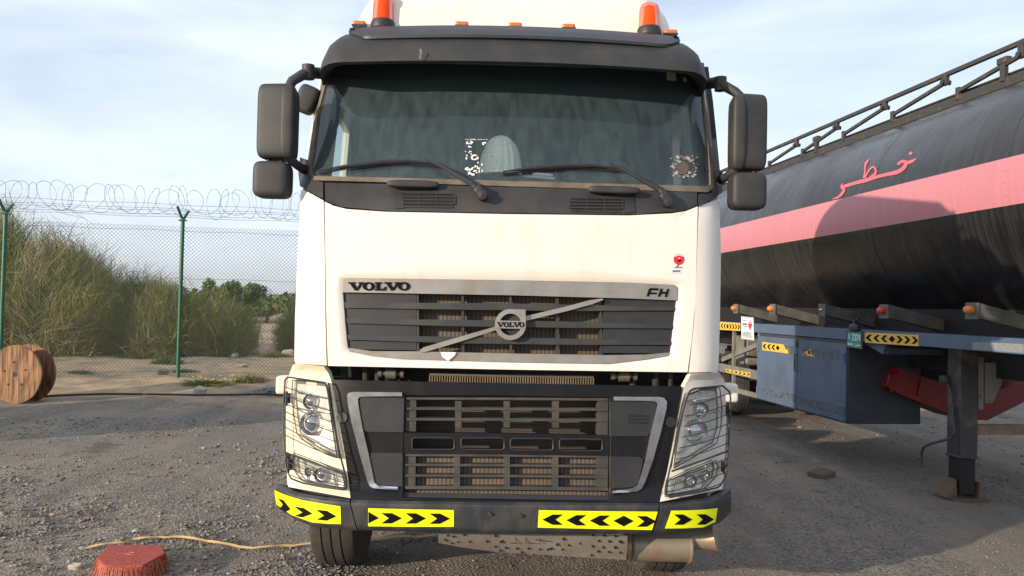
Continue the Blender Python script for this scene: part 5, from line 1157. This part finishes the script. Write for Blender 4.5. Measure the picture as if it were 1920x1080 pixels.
for z in (ZT-.09, 2.15, 1.17, .34): lw.tube([(S0+i*.5, .008, z+.012*math.sin(i*1.9)) for i in range(int((S1-S0)/.5)+1)], .003, 4)
lw.build('line_wire', MWIRE, fen)
for k in range(-4, 5):
    s_ = k*SP; g = fz(s_)-.1; pb = MB(); pb.tube([(s_,-.035,g),(s_,-.035,3.30)], .038, 12); pb.build('post', MGREEN, fen)
    yb2 = MB()
    for sg in (-1, 1):
        a = np.array([s_,-.035,3.27]); c2 = a+np.array([sg*.085,sg*.10,.26 if sg < 0 else .20]); yb2.bar(a, c2, .045, .03, up=(0,1,0))
    yb2.box((s_,-.035,3.27),(.14,.12,.02)); yb2.build('post_arm', MGREEN, fen, smooth=False)
bw_ = MB(); rr = random.Random(9)
for (z, y) in ((3.56,-.12),(3.44,-.08),(3.50,.10),(3.37,-.04),(3.33,0)):
    bw_.tube([(S0+i*.4, y, z+.012*math.sin(i*1.3+z*9)) for i in range(int((S1-S0)/.4)+1)], .0032, 4)
    x = S0
    while x < S1:
        x += .14; q = rr.uniform(0, 3.1); dx, dz = .013*math.cos(q), .013*math.sin(q); bw_.tube([(x-dx,y-.01,z-dz),(x+dx,y+.01,z+dz)], .0022, 3)
bw_.build('barbed_wire', MGALV, fen, smooth=False)
cl = MB(); pts = []; ph = 0.; x = S0
n_ = int((S1-S0)/.21*26)
for i in range(n_):
    q = 2*math.pi*i/26; rad = .268+.03*math.sin(q*.29)+.012*math.sin(q*.37)+.01*math.sin(q*.113*3)
    xx = S0+(S1-S0)*i/n_+(.15+.07*math.sin(q*.31+1))*math.cos(q+.5*math.sin(q*.17))+.06*math.sin(q*.211); pts.append((xx, rad*.6*math.sin(q*1.0+1.2), 3.64+rad*math.sin(q)+.02*math.sin(q*.17)))
cl.tube(pts, .0038, 4)
for i in range(0, n_, 2):
    p = np.array(pts[i]); d = np.array([rr.uniform(-1,1), rr.uniform(-1,1), rr.uniform(-1,1)])*.014; cl.tube([p-d, p+d], .0028, 3)
cl.build('razor_coil', MGALV, fen, smooth=False)

# ------------------------------------------------------------------ VEGETATION
GR1 = mat('broom_green', (.16,.19,.04), .8); GR2 = mat('broom_olive', (.29,.265,.075), .8); GR3 = mat('dry_twig', (.24,.19,.12), .85); GR4 = mat('deep_green', (.08,.11,.03), .8)
BRK = mat('shrub_bark', (.16,.115,.075), .9)
def blades(n, c, rad, H, seed, wd=.009, mats_w=(.42,.28,.18,.12), spread=.9, lmin=.35, lmax=.85, dry=.5):
    g = np.random.default_rng(seed)
    # tips follow an uneven dome made of lobes
    nl = 15; la = g.uniform(0, 2*math.pi, nl); lr = g.uniform(.0, .72, nl)**.7*.8
    lc = np.stack([lr*np.cos(la)*rad[0], lr*np.sin(la)*rad[1]], 1); lh = H*(1-.62*lr**1.6)*g.uniform(.72,1.08,nl); ls = g.uniform(.26,.46,nl)*min(rad)*1.0+.22
    li = g.integers(0, nl, n); th = g.uniform(0, 2*math.pi, n); rho = g.uniform(0,1,n)**.5
    bx = lc[li,0]+rho*np.cos(th)*ls[li]; by = lc[li,1]+rho*np.sin(th)*ls[li]
    dome = lh[li]*np.sqrt(np.clip(1-.75*rho**2, .05, 1)); hz = dome*g.uniform(.06,1,n)**.75
    L = g.uniform(lmin,lmax,n)*np.clip(H/3.2,.35,1.2); L = np.minimum(L, hz*1.4+.15)
    dx = (bx/rad[0])*spread+g.normal(0,.42,n); dy = (by/rad[1])*spread+g.normal(0,.42,n); dz = 1.05+g.normal(0,.35,n)
    low = hz < H*.3; dz = np.where(low, dz*.35, dz)
    D = np.stack([dx,dy,dz],1); D /= np.linalg.norm(D,axis=1)[:,None]
    stray = (g.uniform(0,1,n) < .13) & (hz > .55*dome); ex_ = np.where(stray, g.uniform(.1,.6,n)*H/3.2, 0); L = L+ex_*.6; hz = hz+ex_; bx = bx+ex_*.35*np.sign(bx); 
    tip = np.stack([bx,by,hz],1); a = tip-D*L[:,None]; a[:,2] = np.maximum(a[:,2], .0)
    bend = g.normal(0,.10,(n,3))*L[:,None]; mid1 = a+(tip-a)*.4+bend*.7; mid2 = a+(tip-a)*.75+bend*.6; tip = tip+np.array([0,0,-.04])*g.uniform(0,1,(n,1))
    side = np.cross(D, g.normal(0,1,(n,3))); side /= np.linalg.norm(side,axis=1)[:,None]; w_ = wd*g.uniform(.6,1.4,n)[:,None]
    V = np.stack([a-side*w_/2, a+side*w_/2, mid1-side*w_/2, mid1+side*w_/2, mid2-side*w_/3, mid2+side*w_/3, tip], 1)
    V = V+np.array(c)
    F = []; mi = []
    base = np.arange(n)*7; pm = np.array(mats_w)/sum(mats_w); cl_ = g.choice(4, n, p=pm); lob = g.choice(4, nl, p=pm)
    cl_ = np.where(g.uniform(0,1,n) < .45, lob[li], cl_); cl_ = np.where((hz < H*.33) & (g.uniform(0,1,n) < dry), 2, cl_)
    q = np.concatenate([np.stack([base,base+1,base+3,base+2],1), np.stack([base+2,base+3,base+5,base+4],1)]); t = np.stack([base+4,base+5,base+6],1)
    return V.reshape(-1,3), q.tolist()+t.tolist(), cl_.tolist()*3
def shrub(name, label, cat, X, Y, rad, H, n, seed, group=None, **kw):
    z = float(gheight(X, Y)); t = thing(name, label, cat, (X, Y, z), 0, group); b = MB(); V, F, m_ = blades(n, (0,0,0), rad, H, seed, **kw); b.v = [V]; b.f = F; b.mi = m_; b.n = len(V)
    b.build('foliage', [GR1,GR2,GR3,GR4], t, smooth=False)
    g = random.Random(seed); s_ = MB()
    for i in range(16):
        a = g.uniform(0,6.28); r = g.uniform(.2,.75); x1, y1 = r*rad[0]*math.cos(a), r*rad[1]*math.sin(a); h = H*g.uniform(.45,.8)*(1-.4*r)
        s_.tube([(x1*.08,y1*.08,-.05),(x1*.35,y1*.35,h*.4),(x1*.75+g.uniform(-.1,.1),y1*.75,h*.75),(x1,y1,h)], [.05,.035,.022,.008], 6)
    s_.build('stems', BRK, t); return t
def at(px, D): d = ray(px, 560)[:]; return float(d[0]*D/d[1])
def sh(label, px, D, rx, ry, H, n, seed, **kw): X = at(px, D); return shrub('broom_shrub', label, 'shrub', X, D, (rx,ry), H, n, seed, 'wispy shrubs behind the fence', **kw)
sh('tallest wispy olive shrub at the far left behind the fence', -30, 21.5, 1.9, 1.6, 4.5, 36000, 11)
sh('broad rounded olive shrub behind the fence, between left post and the dip', 105, 21, 2.0, 1.5, 3.75, 48000, 12)
sh('lower dark tufted shrub behind the fence, left of the middle post', 240, 22.5, 1.6, 1.4, 2.75, 32000, 13, mats_w=(.4,.2,.25,.15))
sh('bushy green shrub behind the fence directly at the middle post', 320, 21.5, 1.2, 1.2, 2.25, 24000, 14)
sh('low spreading yellow green shrub behind the fence, right of the middle post', 398, 22, 1.35, 1.2, 2.25, 26000, 15)
sh('shrub half hidden behind the white cab at the right end of the visible fence', 598, 25, 1.5, 1.3, 2.2, 24000, 16)
sh('shrub standing behind the lorry, seen only past its cab', 800, 26, 2.0, 1.4, 2.2, 7000, 17)
# leafy trees at the horizon
LF1 = mat('leaf_green', (.06,.10,.025), .8); LF2 = mat('leaf_light', (.11,.14,.035), .8)
def leaftree(X, Y, r, H, n, seed, label):
    z = float(gheight(X,Y)); t = thing('tree', label, 'tree', (X,Y,z), 0, 'green trees on the horizon behind the fence'); g = np.random.default_rng(seed)
    nl = 9; c = np.stack([g.uniform(-r,r,nl), g.uniform(-r*.6,r*.6,nl), g.uniform(H*.3,H*.85,nl)],1); li = g.integers(0,nl,n)
    d = g.normal(0,1,(n,3)); d /= np.linalg.norm(d,axis=1)[:,None]; P = c[li]+d*(g.uniform(.2,1,n)**.5)[:,None]*np.array([r*.45,r*.4,H*.22]); P[:,2] = np.maximum(P[:,2], .1)
    u = g.normal(0,1,(n,3)); u /= np.linalg.norm(u,axis=1)[:,None]; v = np.cross(u,d); v /= np.linalg.norm(v,axis=1)[:,None]+1e-9; s_ = g.uniform(.06,.14,n)[:,None]
    V = np.stack([P-u*s_, P-v*s_*.5, P+u*s_, P+v*s_*.5],1).reshape(-1,3); b = MB(); q = (np.arange(n)[:,None]*4+np.arange(4)).tolist(); b.v=[V]; b.f=q; b.mi = g.integers(0,2,n).tolist(); b.n=len(V)
    b.build('crown', [LF1,LF2], t, smooth=False); k = MB(); k.tube([(0,0,-.1),(.1,0,H*.3),(.0,.1,H*.7)], [.14,.10,.03], 7)
    for i in range(nl): k.tube([(.1,0,H*.25), tuple(c[i]*np.array([.6,.6,.8])), tuple(c[i])], [.07,.04,.015], 5)
    k.build('trunk', BRK, t)
tl = ['leafy tree on the horizon just right of the middle fence post','leafy round tree on the horizon left of the taller twin tops','taller leafy tree rising on the horizon in the gap','leafy tree with two tops right of the tall one','dense leafy tree below the pale mound','dark leafy tree touching the white cab','leafy tree behind the cab on the horizon','leafy tree far left on the horizon behind the big shrub','leafy tree behind the tallest shrub']
for i, (px, D, r, H) in enumerate(((362,52,2.6,2.0),(392,55,2.6,1.9),(412,50,1.0,2.6),(458,54,1.5,2.4),(500,50,3.0,1.7),(548,48,2.0,2.1),(700,55,4,3.0),(-60,50,4,3.0),(160,56,4,2.6))):
    leaftree(at(px, D), D, r, H, 3800, 40+i, tl[i])
farv = MB(); g = np.random.default_rng(77); n = 16000; X = g.uniform(-140,30,n); Y = 75+g.uniform(0,60,n); P = np.stack([X,Y,.5+g.uniform(0,1,n)**1.3*(1.6+.9*np.sin(X*.22)*np.sin(X*.09+1))],1)
u = g.normal(0,1,(n,3)); u /= np.linalg.norm(u,axis=1)[:,None]; v = np.cross(u,g.normal(0,1,(n,3))); v /= np.linalg.norm(v,axis=1)[:,None]; s_ = g.uniform(.25,.6,n)[:,None]
farv.v=[np.stack([P-u*s_,P-v*s_,P+u*s_,P+v*s_],1).reshape(-1,3)]; farv.f=(np.arange(n)[:,None]*4+np.arange(4)).tolist(); farv.mi=g.integers(0,2,n).tolist(); farv.n=n*4
tag(farv.build('far_scrub', [LF1,LF2], smooth=False), 'far band of green scrub along the horizon', kind='stuff')
hx = at(490, 150); hm = MB(); hm.grid(np.array([[(hx+r*3.6*math.cos(q), 150+r*4*math.sin(q), .3+4.4*(1-r**2)**.7) for q in np.linspace(0,2*math.pi,32,endpoint=False)] for r in (1,.9,.75,.5,.25,.01)]), closed_v=True)
tag(hm.build('hill', mat('pale_mound', (.75,.74,.72), .9)), 'pale mound far beyond the trees', kind='structure')
# small weeds
def weed(label, px, py, w, h, n, seed, z=.2, fl=False, mats_w=(.5,.2,.1,.2)):
    P = G(px, py, z); X, Y = float(P[0]), float(P[1]); zz = float(gheight(X,Y)); t = thing('weed', label, 'weed', (X,Y,zz), 0, 'small weeds on the verge')
    b = MB(); V, F, m_ = blades(n, (0,0,0), (w,w*.7), h, seed, wd=.009, lmin=.10*3.2, lmax=.3*3.2, mats_w=mats_w, dry=.1); b.v=[V]; b.f=F; b.mi=m_; b.n=len(V); b.build('leaves', [LF2,GR1,GR3,LF1], t, smooth=False)
    if fl:
        f = MB(); g = random.Random(seed)
        for i in range(26): f.sq((g.uniform(-w,w),g.uniform(-w*.6,w*.6),h*g.uniform(.5,1.1)), (.035,.035,.02), .8, nu=5, nv=6)
        f.build('flowers', mat('yellow_petals', (.70,.60,.05), .6), t)
weed('green weed clump left, right beside the wooden reel', 100, 664, .30, .22, 900, 61); weed('largest green weed clump under the broad shrub', 168, 668, .75, .30, 2200, 62)
weed('low green weeds in front of the bushy shrub', 265, 672, .7, .28, 1900, 63); weed('upright green tuft just left of the middle post', 311, 684, .28, .32, 1100, 64)
weed('yellow flowering weed on the verge above the pale rock', 388, 731, .50, .16, 900, 65, .1, True); weed('dry weed tuft between the flowers and the white cab', 468, 728, .30, .22, 700, 66, .1, mats_w=(.2,.4,.4,.05))
weed('small green weed at the foot of the middle post', 345, 700, .22, .12, 400, 67); weed('green weeds behind the fence beside the white cab', 515, 672, .5, .18, 900, 68); weed('tiny sprout on the gravel left of the verge stones', 148, 712, .16, .10, 300, 69, .1)

# ------------------------------------------------------------------ SMALL THINGS
# cable reel
sp = G(28, 756, 0.02); ra = .47
reel = thing('cable_reel', 'wooden cable reel standing on edge at the left of the yard', 'cable reel', (float(sp[0]), float(sp[1]), float(gheight(sp[0], sp[1]))), -R(9))
for y in (0, .30):
    f = MB(); f.lathe([(.04,y-.02),(ra,y-.02),(ra+.004,y-.012),(ra+.004,y+.012),(ra,y+.02),(.04,y+.02),(.04,y-.02)], (0,0,ra), 'Y', 64); f.build('flange', MWOOD, reel, ang=40)
f = MB(); f.lathe([(.22,.02),(.22,.28)], (0,0,ra), 'Y', 32); f.build('drum', MWOOD, reel)
f = MB(); f.lathe([(0,.01),(.05,.01)], (0,-.026,ra), 'Y', 20)
for a in (.4,1.7,2.9,4.1,5.4): f.lathe([(0,-.03),(.016,-.03),(.018,-.02)], (.2*math.cos(a),0,ra+.2*math.sin(a)), 'Y', 10)
f.build('hub_hole', MBLK, reel)
def gpath(pts, dz=0): 
    out = []
    for p in densify(pts, step=10):
        P = G(p[0], p[1], .0)
        for _ in range(5): P = G(p[0], p[1], float(gheight(P[0], P[1]))+dz)
        out.append(P)
    return np.array(out)
cb = MB(); cb.tube(gpath([(69,744),(120,741),(195,738.5),(280,739),(366,740.5),(440,740),(501,739),(545,742),(640,748)], .015), .018, 8); tag(cb.build('cable', MCABLE), 'black cable lying along the edge of the gravel by the verge', 'cable')
st = MB(); A = gpath([(151,1029),(212,1018),(255,1011),(301,1006),(334,1007),(391,1013),(448,1026),(500,1026),(560,1021),(600,1019),(680,1012),(760,1006),(860,1002)], .022)
A += np.stack([0*A[:,0], 0*A[:,0], .012*np.abs(np.sin(np.arange(len(A))*.35))], 1); st.grid(np.stack([A+np.array([0,-.012,-.008]), A+np.array([0,.010,-.001]), A+np.array([0,.012,-.004]), A+np.array([0,-.010,-.011])]), closed_u=True)
tag(st.build('packing_strap', MSTRAP), 'tan packing strap trailing across the gravel and under the lorry', 'strap')
# rocks
def rock(name, label, px, py, dims, seed, mt=MROCK, z=0.0):
    P = G(px, py, z); b = MB(); g = np.random.default_rng(seed); b.sq((0,0,dims[2]*.38), dims, .75, nu=12, nv=18); V = b.v[0]; c_ = np.array([0,0,dims[2]*.38])
    dirs = (V-c_)/np.array(dims); k = 1+.13*np.sin(dirs[:,0]*7+seed)+.11*np.sin(dirs[:,2]*9+seed*2)+.10*np.sin(dirs[:,1]*8+dirs[:,0]*5); b.v[0] = c_+(V-c_)*k[:,None]
    o = b.build(name, mt, None, ang=25); X, Y = float(P[0]), float(P[1]); o.location = (X, Y, float(gheight(X, Y))); return tag(o, label, 'rock', )
rock('rock', 'pale rock beside the cable below the yellow flowers', 376, 752, (.20,.16,.17), 3); rock('rock', 'white stone behind the fence near the cab', 540, 668, (.3,.2,.2), 5, z=.25)
rock('rock', 'leftmost of the pale stones behind the fence right of the post', 440, 669, (.22,.2,.12), 8, z=.25); rock('rock', 'dark stone on the verge left of the middle post', 305, 708, (.24,.2,.12), 9, mat('dark_rock', (.16,.15,.14), .9), z=.2)
rock('rock', 'small whitish stone at the bottom left next to the red brush', 142, 1070, (.075,.06,.05), 12)
rock('rock', 'flat pale stone on the verge between the post and cab', 455, 690, (.28,.2,.09), 13, z=.22)
# brush head
br0 = G(240, 1078, 0.); brush = thing('red_brush', 'worn red broom head lying bristles down on the gravel', 'broom', (float(br0[0]), float(br0[1]), .0), 0)
TP = [np.array(G(x, y, .115))-np.array([br0[0], br0[1], 0]) for x, y in ((202,1021),(303,1021),(310,1037),(268,1060),(199,1061),(180,1047))]
b = MB(); T1 = np.array(TP); c_ = T1.mean(0); T2 = T1-np.array([0,0,.035]); b.add(np.concatenate([T1,T2]), [tuple(range(6))[::-1] if True else 0]+[(i,(i+1)%6,(i+1)%6+6,i+6) for i in range(6)]); b.build('brush_body', MBR, brush, smooth=False, bevel=.008)
b = MB(); rr = random.Random(4)
for i in range(6):
    p, q = T1[i], T1[(i+1) % 6]; L = np.linalg.norm(q-p); k = int(L/.0028)
    for j in range(k):
        a = p+(q-p)*rr.random(); out = (a-c_); out[2] = 0; out /= np.linalg.norm(out)
        for inn in (0, -.02):
            s_ = a+out*(inn+.003)-np.array([0,0,.01]); e = np.array([a[0],a[1],.002])+out*(inn+rr.uniform(.005,.045))+np.array([rr.uniform(-.012,.012),rr.uniform(-.012,.012),rr.uniform(0,.02)])
            sd_ = np.cross(out,(0,0,1))*.0018; b.add([s_-sd_,s_+sd_,e+sd_,e-sd_], [(0,1,2,3)])
b.build('bristles', MBR2, brush, smooth=False)
b = MB(); c3 = c_+np.array([-.02,.03,.001]); b.tube([c3+np.array([.028*math.cos(q), .018*math.sin(q),0]) for q in np.linspace(0,5.2,14)], .0022, 4); b.tube([c3+np.array([.0,-.03,0]),c3+np.array([.03,-.02,0])],.002,4); b.build('embossed_mark', mat('pale_red', (.55,.2,.14), .7), brush)
# wood block, net
wb = G(1540, 889, 0.); b = MB(); TPX = [np.array(G(x,y,.05))-np.array([wb[0],wb[1],0]) for x,y in ((1513.6,881.7),(1539,874),(1567,881.7),(1546,889.5))]; T1 = np.array(TPX)
b.add(np.concatenate([T1,T1-np.array([0,0,.055])]), [(3,2,1,0)]+[(i,(i+1)%4,(i+1)%4+4,i+4) for i in range(4)]); o = b.build('wood_block', MBLOCK, None, smooth=False, bevel=.004); o.location = (float(wb[0]),float(wb[1]),float(gheight(wb[0],wb[1]))); tag(o, 'flat brown wood block lying in the shade before the trailer cabinet', 'wood block')
nb = G(520, 752, 0.); b = MB(); g = np.random.default_rng(21)
for i in range(90):
    p = g.normal(0,1,3)*np.array([.16,.10,.03])+np.array([0,0,.06]); q = p+g.normal(0,1,3)*np.array([.10,.08,.035]); r = q+g.normal(0,1,3)*np.array([.10,.08,.03]); P = np.array([p,q,r]); P[:,2] = np.abs(P[:,2]); b.tube(P, .004, 4)
o = b.build('net_bundle', MNET, None); o.location = (float(nb[0]),float(nb[1]),float(gheight(nb[0],nb[1]))); tag(o, 'bundle of teal netting on the ground beside the white cab', 'net')

# unseen container added off the left edge to cast the shadow band over the yard
ct = thing('shadow_container', 'unseen grey blue container added left of the yard to cast its shadow band', 'container', (-11.9, 7.25, 0), 0)
b = MB(); hx_, hy_ = 1.1, 1.25; per = []
def side_(p, q, n_):
    p, q = np.array(p), np.array(q); d = q-p; nn_ = np.array([d[1], -d[0]])/np.linalg.norm(d)
    return [tuple(p+d*i/n_+nn_*(.0 if i % 4 in (0,1) else -.03)) for i in range(n_)]
C4 = [(-hx_,-hy_),(hx_,-hy_),(hx_,hy_),(-hx_,hy_)]
for i in range(4): per += side_(C4[i], C4[(i+1)%4], 40)
b.grid(np.array([[(x,y,z) for x, y in per] for z in (.15,2.5)]), closed_v=True); b.build('wall', MBLUE, ct, smooth=False)
b = MB(); b.box((0,0,2.56),(2*hx_+.04,2*hy_+.04,.12)); b.build('roof', MBLUE, ct, bevel=.01)
b = MB(); b.box((0,0,.09),(2*hx_+.04,2*hy_+.04,.18)); b.build('base', MOLD, ct, bevel=.01)
